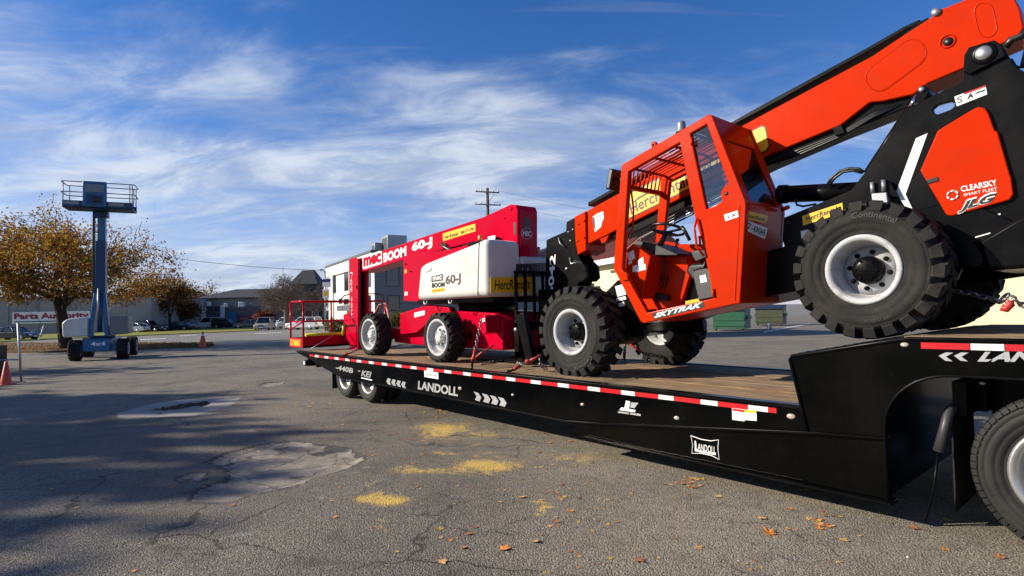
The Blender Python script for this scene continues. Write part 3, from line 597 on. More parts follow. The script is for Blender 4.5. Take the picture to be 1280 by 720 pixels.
letter_s('CLEARSKY', (1202, 240), (1247, 231.5), (1200.5, 233), YC, VWHITE, cv_, bold=.02); letter_s('SMART FLEET', (1205, 245.5), (1247, 237.5), (1204.5, 242), YC, VWHITE, cv_)
c = S3(1191, 244, YC); mb = MB()
for k in range(6):
    a0 = k*math.pi/3+.1; mb.tube([(c.x+.035*math.cos(a0+q*.8), YC-.004, c.z+.035*math.sin(a0+q*.8)) for q in (0, .5, 1)], .007, 5)
obj('cover_emblem', mb, VWHITE, cv_)
letter_s('JLG', (1197, 268), (1246, 254.5), (1197, 252.5), YC, VWHITE, cv_, off=.003, shear=.35, bold=.085); letter_s('JLG', (1198.2, 266.6), (1245, 253.8), (1198.2, 254), YC, VBLACK, cv_, off=.006, shear=.35, bold=.035)
decal([(1145, 173), (1159.5, 166.5), (1132, 243), (1143, 266), (1134, 262), (1120, 241)], YT, VWHITE, th, 'white_stripe'); decal([(1171, 288), (1251, 266.5), (1247, 278.5), (1174, 296.5)], YT, VWHITE, th, 'white_stripe')
decal([(1193, 121), (1232, 106.5), (1234, 118), (1196, 133)], YT, VWHITE, th); decal([(1205, 116.5), (1232, 106.5), (1232.3, 108.2), (1205, 118.4)], YT-.003, RED_T, th)
letter_s('A', (1209, 124.5), (1217, 121.5), (1209, 118), YT-.003, VBLACK, th, bold=.03); letter_s('S', (1196.5, 129.5), (1203, 127), (1196, 122), YT-.003, GREYP, th); letter_s('~', (1220, 118), (1231, 114), (1220, 115), YT-.003, VBLACK, th, bold=.05)
decal([(1003, 270), (1053, 253.5), (1054, 266), (1004, 282)], YT, YELLOW, th); letter_s('HercRentals', (1008, 277), (1050, 263), (1007.5, 270.5), YT, VBLACK, th, off=.006, bold=.01)
decal([(1001, 289), (1010, 287), (1011, 296), (1002, 298)], YT, VWHITE, th)
obj('counterweight', MB().prism(SL([(1217, 300), (1282, 262), (1350, 250), (1350, 345), (1282, 334), (1228, 338)], 5.5), 5.62, 7.1), BLKSAT, th, bev=.03)
obj('hitch_bracket', MB().prism(SL([(1172, 302), (1214, 300), (1232, 322), (1226, 333), (1180, 338)], 5.7), 5.70, 5.78), BLKSAT, th, bev=.005); decal([(1219, 296), (1238, 290.5), (1238, 292), (1219, 297.5)], YT-.02, VWHITE, th)
# mounting clamps of bright steel above the wheel
for (a, b) in ((1090, 232), (1104, 229)): obj('clamp_bolt', MB().tube([S3(a, b-4, 5.72), S3(a+1, b+10, 5.72)], .018, 8), GALV, th)
obj('clamp_block', MB().prism(SL([(1089, 242), (1108, 240), (1110, 254), (1090, 255)], 5.7), 5.70, 5.79), GALV, th, bev=.006)
obj('clamp_bracket', MB().prism(SL([(1084, 236), (1096, 222), (1112, 226), (1118, 238), (1122, 246), (1108, 246), (1086, 240)], 5.74), 5.74, 5.81), BLKSAT, th, bev=.005)
# boom
YB, YB2 = 6.25, 6.62
boomp = [(731, 265), (888, 178.5), (960, 139.5), (1090, 70), (1120, 50), (1163, 22), (1172, 12), (1180, 10), (1207, -1), (1262, -14), (1275, 10), (1280, 34), (1274, 45), (1250, 56), (1203, 86), (1160, 104), (1142, 118), (1103, 126.5), (1087, 128), (1050, 157), (960, 194), (731, 307)]
bo_ = obj('boom', MB().prism(SL(boomp, YB), YB, YB2), ORANGE, th, bev=.014, seg=3)
def ridge(pts, Y, r, parent, mat=ORANGE, name='weld_line'): return obj(name, MB().tube([(a, Y, b) for a, b in SL(pts, Y)], r, 6, closed=True), mat, parent)
def oval(cx, cy, ex, ey, hl, hw, n=10):    # stadium in pixel space along unit (ex,ey)
    o = []
    for s_, a0 in ((1, -90), (-1, 90)):
        for k in range(n+1): a = rad(a0+180*k/n); u, v = s_*0+hl*s_+hw*math.cos(a), hw*math.sin(a); o.append((cx+ex*u-ey*v, cy+ey*u+ex*v))
    return o
ridge(oval(1120, 81.5, .80, -.60, 26, 17), YB+.0005, .006, bo_); ridge(oval(1232, 25, .22, .97, 10, 12), YB+.0005, .006, bo_)
obj('access_plate', MB().prism(SL(oval(1120, 81.5, .80, -.60, 25.4, 16.4), YB), YB-.004, YB+.01), ORANGE, bo_, bev=.003)
c = S3(1185, 52, YB); obj('boom_bore', MB().lathe([(.055, -.01), (.06, -.004), (.06, .01)], c, 'y', 20), ORANGE, bo_); obj('bore_hole', MB().lathe([(0, -.008), (.036, -.008), (.036, .01)], c, 'y', 18), VBLACK, bo_)
c = S3(1170, 15.5, YB); obj('boom_top_pin', MB().lathe([(0, -.02), (.035, -.02), (.04, .02)], c, 'y', 14), GALV, bo_)
obj('boom_underside', MB().prism(SL([(760, 294), (960, 195), (1050, 158), (1087, 129), (1140, 119), (1135, 134), (1050, 168), (960, 207), (800, 287), (764, 300)], YB+.05), YB+.05, YB2-.05), BLKSAT, bo_, bev=.008)
for k in range(3): obj('hose', MB().tube([S3(960-k*3, 203+k*3, YB+.03+k*.04), S3(1000, 187+k*3, YB+.02), S3(1048, 168+k*2, YB+.03), S3(1092, 142+k*2, YB+.03), S3(1130, 130, YB+.06)], .012, 6), VBLACK, bo_)
obj('hose_guide', MB().prism(SL([(1040, 160), (1052, 156), (1056, 166), (1044, 170)], YB-.01), YB-.01, YB+.1), BLKSAT, bo_, bev=.004)
obj('hose_tray', MB().prism(SL([(735, 258), (888, 171), (960, 133), (1085, 64), (1130, 38), (1150, 29), (1150, 24), (1130, 33), (1085, 59), (960, 127), (735, 253)], YB+.06), YB+.06, YB2-.06), BLKSAT, bo_, bev=.006)
obj('tray_bracket', MB().prism(SL([(1128, 44), (1150, 27), (1160, 22), (1162, 27), (1140, 42)], YB+.02), YB+.02, YB2-.02), BLKSAT, bo_)
hd = obj('boom_head_band', MB().prism(SL([(718, 271), (731.5, 264), (732.5, 313), (722, 318.5), (719, 300)], YB-.03), YB-.03, YB2+.03), ORANGE, th, bev=.008)
for (a, b) in ((723, 280), (730, 276), (722, 301), (730, 297)): obj('bolt', MB().lathe([(0, -.012), (.014, -.012), (.016, .004)], S3(a, b, YB-.03), 'y', 10), ORANGE, hd)
obj('boom_lug', MB().prism(SL([(750, 299), (761, 294), (757, 302), (752, 304)], YB), YB, YB+.08), ORANGE, th)
# boom decals
decal([(783, 244), (786, 241), (952, 157), (957, 158), (962, 182), (959, 189), (786, 274), (783, 272)], YB, VBLACK, bo_, 'sticker'); decal([(784.3, 244.8), (787, 242.6), (951.5, 158.8), (956, 159.8), (960.5, 182), (957.5, 187.5), (787, 272), (784.5, 270.5)], YB-.003, YELLOW, bo_)
letter_s('HercRentals', (789, 268.5), (868, 228), (786.5, 255), YB-.003, VBLACK, bo_, off=.005, bold=.015); letter_s('888.777.2700', (873, 222), (944, 187), (870, 208), YB-.003, VBLACK, bo_, off=.005, bold=.012)
sw = [S3(a, b, YB-.010) for a, b in ((790, 254), (798, 246), (808, 241), (818, 238.5), (808, 243), (798, 248.5))]
obj('sticker_swoosh', MB().add(sw, [tuple(range(6))]), VBLACK, bo_, recalc=False)
decal([(741, 271), (745, 268), (754, 264), (755, 272), (751, 284), (744, 290), (742, 282)], YB, VWHITE, bo_, 'shield_sticker'); decal([(740.5, 272), (743, 271), (744.3, 287), (742, 284)], YB-.003, VBLACK, bo_)
for k in range(3): letter_s('....', (746, 282-k*4.5), (753, 278-k*4.5), (746, 280.5-k*4.5), YB-.003, GREYP, bo_)
# boom nose and carriage
head = [(681, 360), (683, 300), (696, 294), (707.5, 289), (708, 277.5), (718, 272), (721, 316), (726, 326), (732, 332), (734, 347), (729, 352), (724, 352), (720, 362), (687, 371)]
HY = 6.26
hp = obj('boom_nose', MB().prism(SL(head, HY), HY, HY+.05), BLKSAT, th, bev=.006); obj('boom_nose', MB().prism(SL(head, HY), 6.50, 6.55), BLKSAT, th, bev=.006)
obj('nose_block', MB().prism(SL([(692, 302), (712, 282), (716, 332), (706, 350), (690, 345)], HY), HY+.045, 6.505), BLKSAT, th, bev=.01)
letter_s('6042', (691.5, 370.5), (694.8, 318), (684.5, 370.8), HY, VWHITE, hp, bold=.025)
for (a, b, r) in ((708.5, 336, .022), (713.5, 301, .014), (711, 290, .012), (716.5, 287, .012), (711, 332, .0)): 
    if r: obj('bolt', MB().lathe([(0, -.015), (r, -.015), (r*1.15, .004)], S3(a, b, HY), 'y', 10), GALV, hp)
obj('hose', MB().tube([S3(712, 322, HY-.02), S3(714, 330, HY-.05), S3(719, 328, HY-.05), S3(722, 333, HY-.02)], .012, 6), GALV, th)
obj('hose', MB().tube([S3(698, 297, HY-.02), S3(700, 304, HY-.05), S3(706, 309, HY-.03)], .01, 6), GALV, th)
obj('nose_bracket', MB().prism(SL([(712, 325), (730, 330), (735, 345), (728, 352), (716, 346)], HY-.05), HY-.05, HY+.002), BLKSAT, th, bev=.005)
fc = obj('fork_carriage', MB().box(-6.50, -6.40, 5.72, 7.05, 1.30, 1.42).box(-6.50, -6.40, 5.72, 7.05, .90, 1.0).box(-6.50, -6.40, 5.72, 5.80, .9, 1.45).box(-6.50, -6.40, 6.97, 7.05, .9, 1.45).box(-6.42, -6.1, 6.15, 6.7, .95, 1.9), BLKSAT, th, bev=.008)
for k in range(8):
    y = 5.74+k*.182; obj('backrest_bar', MB().box(-6.48, -6.44, y-.018, y+.018, 1.44, 2.16), BLKSAT, fc, bev=.004)
obj('backrest_rail', MB().box(-6.485, -6.435, 5.72, 7.05, 2.13, 2.18), BLKSAT, fc, bev=.004)
for y in (5.95, 6.75):
    obj('fork', MB().prism([(-6.58, 1.40), (-6.51, 1.40), (-6.51, .80), (-7.75, .80), (-7.75, .815), (-6.64, .85), (-6.58, .90)], y-.065, y+.065), BLKSAT, fc, bev=.006)
obj('carriage_arm', MB().prism(SL([(645, 395), (655, 390), (668, 455), (660, 457)], 5.72), 5.70, 5.78), BLKSAT, fc, bev=.006)
obj('carriage_pin', MB().lathe([(0, -.02), (.03, -.02), (.035, .02)], S3(645, 412, 5.72), 'y', 12), GALV, fc)
# lift and slave cylinders
obj('lift_cylinder', MB().tube([S3(978, 243, 6.05), S3(1092, 238, 6.05)], .085, 20), BLKSAT, th, ); obj('cylinder_gland', MB().tube([S3(974, 243, 6.05), S3(984, 242.6, 6.05)], .095, 20), BLKSAT, th)
obj('slave_cylinder', MB().tube([S3(1084, 217, 5.93), S3(1137, 136, 5.93)], .036, 14), BLKSAT, th); obj('cylinder_rod', MB().tube([S3(1136, 137, 5.93), S3(1147, 119, 5.93)], .02, 10), CHROME, th)
obj('clevis', MB().prism(SL([(1143, 124), (1147, 110), (1153, 106), (1160, 109), (1161, 116), (1155, 126), (1148, 129)], 5.9), 5.90, 6.24), BLKSAT, th, bev=.006); obj('clevis_pin', MB().lathe([(0, -.014), (.022, -.014), (.025, .02)], S3(1152, 112, 5.9), 'y', 14), GALV, th)
obj('hose', MB().tube([S3(1034, 231, 5.95), S3(1040, 222, 5.95), S3(1049, 214, 5.95), S3(1062, 210.5, 5.95), S3(1074, 211, 5.95), S3(1080, 215, 5.95)], .013, 8), VBLACK, th); obj('hose', MB().tube([S3(1037, 231, 5.9), S3(1044, 222, 5.9), S3(1054, 215, 5.9), S3(1066, 213, 5.9), S3(1078, 216, 5.9)], .013, 8), VBLACK, th)
obj('hose', MB().tube([S3(994, 249, 5.95), S3(996, 256, 5.95), S3(1004, 258, 5.95), S3(1020, 255, 5.95)], .011, 8), VBLACK, th)
obj('hose', MB().tube([S3(1262, 75, 5.95), S3(1268, 84, 5.95), S3(1278, 84, 5.95), S3(1284, 60, 5.95)], .02, 8), VBLACK, th); obj('hose', MB().tube([S3(1256, 60, 6.0), S3(1264, 50, 6.0), S3(1276, 46, 6.0), S3(1290, 30, 6.0)], .03, 8), VBLACK, th)

# ---- cab
CY, CY2 = 5.28, 6.10
near = [(776.5, 207.5), (779.5, 204.5), (886, 142.5), (889.5, 143.5), (891, 147), (931.5, 250), (932.5, 257), (925, 379), (804, 404), (800, 401), (767, 336), (767, 331)]
door = [(785.5, 214.5), (849.5, 178), (868.5, 272), (879, 310), (892, 373), (808.5, 391), (777.5, 335)]
win = [(862.5, 167), (883, 155), (911, 230), (905, 233.5), (901, 240), (902, 252), (882.5, 262)]
cab = obj('cab', MB().plate(SL(near, CY), [SL(door, CY), SL(win, CY)], lambda a, b, t: (a, t, b), CY, CY+.07), ORANGE, th, bev=.010, seg=3)
obj('far_side_frame', MB().plate(SL(near, CY), [SL([(787, 217), (849.5, 182), (861, 235), (870, 300), (800, 300), (779, 296)], CY), SL([(862.5, 172), (883, 160), (911, 232), (905, 262), (884, 268)], CY)], lambda a, b, t: (a, t, b), CY2-.06, CY2), ORANGE, cab, bev=.008)
def W(p, Y=CY): return S(p[0], p[1], Y)
pa_, pb_, pcc, pd_, pe_, pf_ = W((778, 206)), W((888, 143)), W((932, 253)), W((925, 379)), W((803, 404)), W((767, 334))
def slab(p, q, t=.03, name='panel', mat=ORANGE, y0=CY+.07, y1=CY2-.06, outer=None, holes=(), par=None, bev=.006):
    # flat panel between two corners of the side view, spanning the cab's width; (u across 0..1, v along 0..1)
    P, Q = Vector((p[0], 0, p[1])), Vector((q[0], 0, q[1])); dv = Q-P; nrm = Vector((-dv.z, 0, dv.x)).normalized()
    outer = outer or [(0, 0), (1, 0), (1, 1), (0, 1)]
    fn = lambda a, b, tt: tuple(P+dv*b+nrm*tt+Vector((0, y0+(y1-y0)*a, 0)))
    return obj(name, MB().plate(outer, holes, fn, 0, t), mat, par or cab, bev=bev)
rw = [(.10, .27), (.92, .27), (.92, .96), (.10, .96)]
slab(pb_, pcc, -.03, 'rear_frame', holes=[rw], outer=[(0, .02), (1, .02), (1, 1), (0, 1)]); slab(pcc, pd_, -.03, 'rear_panel')
slab((pb_[0]-.012, pb_[1]-.01), (pcc[0]-.012, pcc[1]-.01), -.008, 'rear_window', GLASS, outer=rw, bev=0)
slab(pd_, pe_, -.03, 'cab_floor'); slab(pe_, pf_, -.02, 'front_lower_panel', outer=[(.45, 0), (1, 0), (1, 1), (.45, 1)])
Pa, Pb = Vector((pa_[0], 0, pa_[1])), Vector((pb_[0], 0, pb_[1])); rv_ = Pb-Pa
rnx = Vector((-rv_.z, 0, rv_.x)).normalized()
for k in range(9):                              # roof guard bars along the cab
    y = CY+.115+k*.073; obj('roof_bar', MB().tube([Pa+rv_*.04-rnx*.03+Vector((0, y, 0)), Pa+rv_*.74-rnx*.03+Vector((0, y, 0))], .010, 6), ORANGE, cab)
for b in (.03, .28, .52, .75): obj('roof_cross_bar', MB().tube([Pa+rv_*b-rnx*.045+Vector((0, CY+.05, 0)), Pa+rv_*b-rnx*.045+Vector((0, CY2-.05, 0))], .016, 6), ORANGE, cab)
slab((Pa+rv_*.76).to_tuple()[::2], pb_, -.03, 'roof_panel')
pfm = W((774.8, 232)); 
for k in range(9):                              # bars above the windscreen opening
    y = CY+.115+k*.073; obj('front_bar', MB().tube([(pa_[0]+.02, y, pa_[1]-.03), (pfm[0]+.02, y, pfm[1])], .010, 6), ORANGE, cab)
obj('front_rail', MB().box(pfm[0]-.01, pfm[0]+.04, CY+.05, CY2-.05, pfm[1]-.03, pfm[1]+.02), ORANGE, cab, bev=.005)
obj('hinge', MB().prism(SL([(774, 338), (783, 341), (785, 350), (778, 351), (776, 344)], CY-.02), CY-.02, CY+.02), ORANGE, cab, bev=.004)
dash = SL([(782, 313), (791, 304.5), (813, 320), (802, 372), (800, 374), (779, 341)], 5.42)
obj('dashboard', MB().prism(dash, 5.42, 6.0), ORANGE, cab, bev=.008); obj('dash_top', MB().prism(SL([(788, 307), (797, 300), (822, 306), (838, 313), (848, 317), (846, 320), (813, 319.5)], 5.55), 5.55, 5.96), VBLACK, cab, bev=.012)
obj('dash_side', MB().prism(SL([(813, 321), (858, 319), (862, 345), (850, 383), (806, 388), (803, 372)], 5.72), 5.72, 5.98), ORANGE, cab, bev=.006)
for (q, mt) in (([(783.5, 317), (792, 312.5), (794, 323), (786, 327)], VWHITE), ([(797, 326), (804, 321), (805, 331), (798, 332)], VWHITE), ([(791, 332.5), (798, 331), (798, 340), (791, 340)], VWHITE), ([(799, 331.5), (807, 330), (807.5, 337), (799, 339)], VWHITE), ([(785, 328), (790, 325.5), (790, 329), (786, 331)], VWHITE)): decal(q, 5.42, mt, cab)
c = S3(835, 287, 5.68); Rm = Matrix.Rotation(rad(4), 4, 'Y') @ Matrix.Rotation(rad(-16), 4, 'X')
obj('steering_wheel', MB().tube([c+Rm @ Vector((.185*math.cos(a), .185*math.sin(a), 0)) for a in [k*2*math.pi/28 for k in range(28)]], .016, 8, closed=True).tube([c+Rm @ Vector((-.18, 0, 0)), c+Rm @ Vector((0, 0, -.03)), c+Rm @ Vector((.18, 0, 0))], .014, 6).tube([c+Rm @ Vector((0, .18, 0)), c+Rm @ Vector((0, 0, -.03))], .014, 6).tube([c+Rm @ Vector((0, 0, -.02)), c+Rm @ Vector((-.08, 0, -.22))], .03, 8), VBLACK, cab)
for (a, b, h) in ((800, 300, 10), (808, 303, 7), (818, 306, 9), (845, 300, 9)): obj('control_lever', MB().tube([S3(a, b+h, 5.8), S3(a+2, b, 5.8)], .012, 6).lathe([(0, -.02), (.02, -.015), (.02, .015), (0, .02)], S3(a+2, b, 5.8), 'z', 8), VBLACK, cab)
obj('joystick', MB().tube([S3(862, 300, 5.6), S3(856, 288, 5.6), S3(852, 284, 5.6)], [.02, .018, .026], 8), VBLACK, cab)
obj('seat', MB().prism(SL([(856, 338), (862, 330), (893, 327), (905, 345), (900, 352), (864, 350)], 5.5), 5.50, 5.95), VBLACK, cab, bev=.03, seg=3); obj('seat_back', MB().prism(SL([(886, 330), (893, 270), (905, 268), (908, 335), (900, 345)], 5.5), 5.50, 5.95), VBLACK, cab, bev=.03, seg=3)
obj('armrest', MB().prism(SL([(863, 314), (882, 311), (885, 322), (870, 328), (866, 322)], 5.45), 5.44, 5.52), VBLACK, cab, bev=.015); 
obj('control_box', MB().prism(SL([(866, 342), (869, 338), (883, 335), (887, 338), (893, 371), (873, 375)], 5.38), 5.38, 5.50), GREYP, cab, bev=.006); decal([(874.5, 345), (882, 343), (884, 352), (876, 354)], 5.38, VWHITE, cab)
decal([(857, 376.5), (874, 373), (874.5, 377), (857, 380.5)], 5.5, YELLOW, cab); obj('pedal', MB().prism(SL([(812, 368), (824, 366), (838, 370), (836, 376), (816, 374)], 5.7), 5.66, 5.78), VBLACK, cab, bev=.008)
obj('grab_handle', MB().tube([S3(871, 273, 5.26), S3(868, 285, 5.22), S3(871, 309, 5.22), S3(880, 320, 5.26)], .012, 8), ORANGE, cab); obj('grab_handle', MB().tube([S3(789, 238, 5.36), S3(792, 262, 5.4), S3(791, 285, 5.42), S3(782, 303, 5.42), S3(779, 312, 5.38)], .011, 8), ORANGE, cab)
decal([(905, 268.5), (922, 263), (923.5, 271), (907, 276.5)], CY, VWHITE, cab); letter_s('A', (909, 274), (913, 272.6), (908.6, 270), CY, VBLACK, cab, off=.005); letter_s('>', (915, 271.5), (920, 270), (914.6, 268), CY, VBLACK, cab, off=.005, bold=.05)
c = S3(908, 242, CY); obj('latch_hole', MB().lathe([(0, -.004), (.018, -.004), (.018, .002)], c, 'y', 14), VBLACK, cab)
for (a, b) in ((864, 177), (874, 300), (891, 366)): obj('hinge', MB().tube([S3(a, b-5, CY-.012), S3(a+1.2, b+5, CY-.012)], .013, 8), ORANGE, cab)
for k in range(3): obj('cable', MB().tube([S3(812+k*5, 312, 5.7), S3(822+k*6, 330, 5.62), S3(826+k*4, 350, 5.7), S3(818+k*6, 372, 5.75)], .009, 6), VBLACK, cab)
obj('weld_bead', MB().tube([S3(925, 256, CY-.001), S3(919, 376, CY-.001)], .004, 5), ORANGE, cab); obj('seat_belt', MB().tube([S3(884, 318, 5.5), S3(880, 334, 5.48), S3(868, 338, 5.5)], .014, 5), VBLACK, cab)
obj('quarter_glass', MB().prism(SL(win, CY+.03), CY+.03, CY+.036), GLASS, cab)
obj('far_glass', MB().prism(SL([(862.5, 172), (883, 160), (911, 232), (905, 262), (884, 268)], CY), CY2-.034, CY2-.028), GLASS, cab)
# name plate on the sill
decal([(815, 391.5), (879, 377), (881, 384), (818, 399.5)], CY, VBLACK, cab, 'name_plate'); letter_s('SKYTRAK', (818, 397.8), (878, 383.8), (818.5, 391.6), CY-.003, VWHITE, cab, bold=.04, shear=.35, off=.004)
# reflected stickers and lettering, laid as flat colour on the shaded rear panel
def rear_pt(px_, py_):
    q = None
    d = ray(px_, py_); P, Q = Vector((pcc[0], 0, pcc[1])), Vector((pd_[0], 0, pd_[1])); n = Vector((Q.z-P.z, 0, -(Q.x-P.x))).normalized()
    n = -n if n.x < 0 else n; P = P+Vector((0, 0, 0)); o = Vector((0, 0, CAMH)); t = (P-o).dot(n)/d.dot(n); return o+d*t+n*.004
for pts, mt in (([(934, 263.5), (960, 270), (957, 279), (933, 274)], YELLOW), ([(933, 275), (959.5, 285.5), (955.5, 299), (931.5, 288)], VWHITE)):
    q = [rear_pt(*p) for p in pts]; obj('sticker', MB().add(q, [(0, 1, 2, 3)]), mt, cab)
letter('7-008', rear_pt(933, 286), rear_pt(955, 295.5), rear_pt(934.5, 278), GREYP, cab, bold=.01); letter('HercRentals', rear_pt(935.5, 272.5), rear_pt(956, 277), rear_pt(936, 267.5), VBLACK, cab, bold=.01)
# beacon, mirror, small fittings
bc = Pa+rv_*.62; by = CY+.14; bcv = Vector((bc.x, by, bc.z+.03))
obj('beacon', MB().lathe([(.055, 0), (.055, .035), (.045, .045), (.044, .115), (.03, .14), (0, .145)], bcv, 'z', 18), GALV, th); obj('beacon_base', MB().lathe([(0, -.06), (.062, -.06), (.062, .03), (.05, .032)], bcv, 'z', 18), VBLACK, th)
mc = S3(769, 224, 5.45); obj('mirror', MB().box(-.045, .03, -.10, .10, -.13, .11, Matrix.Translation(mc) @ Matrix.Rotation(.25, 4, 'Y')), VBLACK, th, bev=.02, seg=3); obj('mirror_arm', MB().tube([mc, mc+Vector((.1, -.02, -.02)), S3(778, 236, 5.4)], .012, 6), VBLACK, th)
obj('lifting_eye', MB().lathe([(.015, -.015), (.035, -.015), (.035, .015), (.015, .015)], S3(818, 181, CY+.1), 'y', 14), ORANGE, th)
obj('door_stop', MB().tube([S3(978, 262, 5.98), S3(985, 259, 5.9)], .022, 8), ORANGE, th)
# boom lower hoses seen through the cab
for k in range(4): obj('hose', MB().tube([S3(796, 303-k*3, YB-.02), S3(840, 281-k*3.5, YB-.02), S3(905, 247-k*3, YB-.02), S3(945, 222-k*2, YB)], .011, 6), GALV if k == 1 else VBLACK, bo_)
# ------------------------------------------------------------------ red boom lift
ml = root('boom_lift', (-9, 6.3, .8), 'red articulated boom lift with off-white cowling riding on the trailer deck', 'boom lift')
MWY, MWF = 5.25, 7.42
mw = make_wheel(.40, .32, .272, .028, 18, RIMW, COWL, ml, (-7.83, MWY, 1.185), False, hub_r=.095, nb=8, boltr=.125, depth=.10, skew=.34, lw=.27, hub_out=.03, boltmat=GALV)
copy_wheel(mw, (-10.10, MWY, 1.185), False); copy_wheel(mw, (-7.83, MWF, 1.185), True); copy_wheel(mw, (-10.10, MWF, 1.185), True)
for x in (-7.83, -10.10): obj('axle', MB().box(x-.11, x+.11, 5.5, 7.15, 1.08, 1.30), BLKSAT if x > -9 else RED, ml, bev=.02)
obj('chassis', MB().prism([(-9.95, 1.02), (-9.95, 1.28), (-9.1, 1.36), (-8.8, 1.52), (-7.9, 1.60), (-6.95, 1.56), (-6.75, 1.45), (-6.75, 1.0), (-8.6, 1.0), (-9.2, 1.0)], 5.72, 6.95), RED, ml, bev=.02)
obj('chassis_step', MB().prism(SL([(500, 392), (512, 388), (534, 381), (560, 384), (566, 395), (540, 400), (520, 416), (500, 418)], 5.6), 5.60, 5.73), RED, ml, bev=.01); decal([(518, 391), (531, 388), (531, 393.5), (518, 397)], 5.6, VWHITE, ml)
obj('tie_down_lug', MB().prism(SL([(602, 395), (607, 394), (608, 416), (603, 418)], 5.45), 5.45, 5.75), RED, ml, bev=.006); decal([(603, 398), (606.5, 397.5), (606.5, 402), (603, 402.5)], 5.45, VWHITE, ml)
obj('drive_motor', MB().tube([(-7.83, 5.6, 1.185), (-7.83, 5.85, 1.185)], .17, 16), BLKSAT, ml); obj('steer_cylinder', MB().tube([(-7.55, 5.7, 1.2), (-7.5, 6.9, 1.2)], .05, 10), BLKSAT, ml)
obj('turntable_bearing', MB().lathe([(.0, 1.5), (.5, 1.5), (.5, 1.76), (0, 1.76)], (-7.9, 6.35, 0), 'z', 28), BLKSAT, ml)
obj('turntable', MB().box(-8.85, -6.75, 5.55, 7.15, 1.72, 1.80), BLKSAT, ml, bev=.01)
# cowling: near side pod, counterweight across the back
cowl = SL([(520, 375.5), (524, 333), (530, 329), (594, 303), (600, 300.5)], 5.35); xr = -6.62
cp = [cowl[0], cowl[1], cowl[2], cowl[3], (cowl[4][0]+.02, 2.645), (xr, 2.645), (xr, 1.80)]
cwl = obj('cowling', MB().prism(cp, 5.35, 6.0), COWL, ml, bev=.09, seg=5)
obj('cowling_seam', MB().prism(SL([(596.6, 372), (597.6, 372), (599.4, 303), (598.4, 303)], 5.35), 5.347, 5.353), GREYP, cwl)
obj('counterweight', MB().prism([(-7.3, 1.81), (-7.3, 2.42), (xr, 2.42), (xr, 1.81)], 6.004, 7.28), COWL, ml, bev=.06, seg=4)
obj('far_cowling', MB().prism(cp, 6.75, 7.28), COWL, ml, bev=.09, seg=4)
obj('cowling_latch', MB().prism(SL([(533, 337), (539, 334.5), (539, 338), (533, 340.5)], 5.35), 5.338, 5.36), COWL, cwl, bev=.004)
decal([(539.5, 345.5), (553.5, 342.5), (553.5, 350.5), (539.5, 352.5)], 5.35, VBLACK, cwl); letter_s('mec', (541, 351.2), (552.5, 349.3), (541, 346), 5.347, COWL, cwl, bold=.05)
letter_s('BOOM', (540, 360), (556, 358.5), (540, 354), 5.35, VBLACK, cwl, bold=.05); letter_s('60-J', (557, 358.8), (576, 355.5), (557, 344.8), 5.35, GREYP, cwl, bold=.03)
decal([(540, 361.5), (556, 359.5), (556, 364), (540, 366)], 5.35, YELLOW, cwl); letter_s('HercRentals', (541, 364.6), (555, 362.8), (541, 362.8), 5.347, VBLACK, cwl)
for (a, b) in ((532, 378), (563, 377)): obj('shackle', MB().tube([S3(a-2, b-2, 5.42), S3(a-1.5, b+2, 5.42), S3(a+1.5, b+2, 5.42), S3(a+2, b-2, 5.42)], .012, 6), GALV, ml)
XE = xr+.004
def on_x(pts, name, mat, par, off=0): q = [X3(a, b, XE+off) for a, b in pts]; return obj(name, MB().add(q+[v-Vector((.004, 0, 0)) for v in q], [tuple(range(len(q)))]+[(i, (i+1) % len(q), (i+1) % len(q)+len(q), i+len(q)) for i in range(len(q))]), mat, par)
on_x([(613, 347), (666, 345.5), (666, 365), (613, 366)], 'sticker', YELLOW, cwl); letter('HercRentals', X3(618, 362.5, XE), X3(662, 361, XE), X3(618, 350, XE), VBLACK, cwl, bold=.015, shear=.15)
on_x([(645, 330), (690, 328), (690, 346), (645, 346)], 'sticker', GREYP, cwl); letter('mec', X3(648, 344, XE), X3(688, 342, XE), X3(648, 332, XE), COWL, cwl, bold=.06, off=.004); letter('mec', X3(647, 343.4, XE), X3(687, 341.4, XE), X3(647, 331.4, XE), VBLACK, cwl, bold=.06, off=.008)
for y0 in (5.74, 6.62): obj('turntable_plate', MB().prism(SL([(504.5, 376), (504, 324), (510, 320), (524, 318), (560, 312), (585, 306), (590, 340), (523, 377)], 5.74), y0, y0+.06), RED, ml, bev=.006)
for (a, b) in ((507.5, 330), (514, 339)): obj('bolt', MB().lathe([(0, -.012), (.018, -.012), (.02, .004)], S3(a, b, 5.74), 'y', 10), BLKSAT, ml)
decal([(506, 337), (508.5, 336.5), (508.5, 341), (506, 341.5)], 5.74, YELLOW, ml); decal([(506, 365), (509.5, 364.5), (509.5, 369), (506, 369.5)], 5.74, VWHITE, ml)
obj('warning_lamp', MB().lathe([(.03, 0), (.03, .06), (.02, .075), (0, .078)], S3(600, 300, 5.7), 'z', 12), AMBER, ml)
obj('tail_lamp', MB().lathe([(.03, 0), (.03, .1), (.0, .11)], X3(673, 317, -6.7), 'z', 12), AMBER, ml)
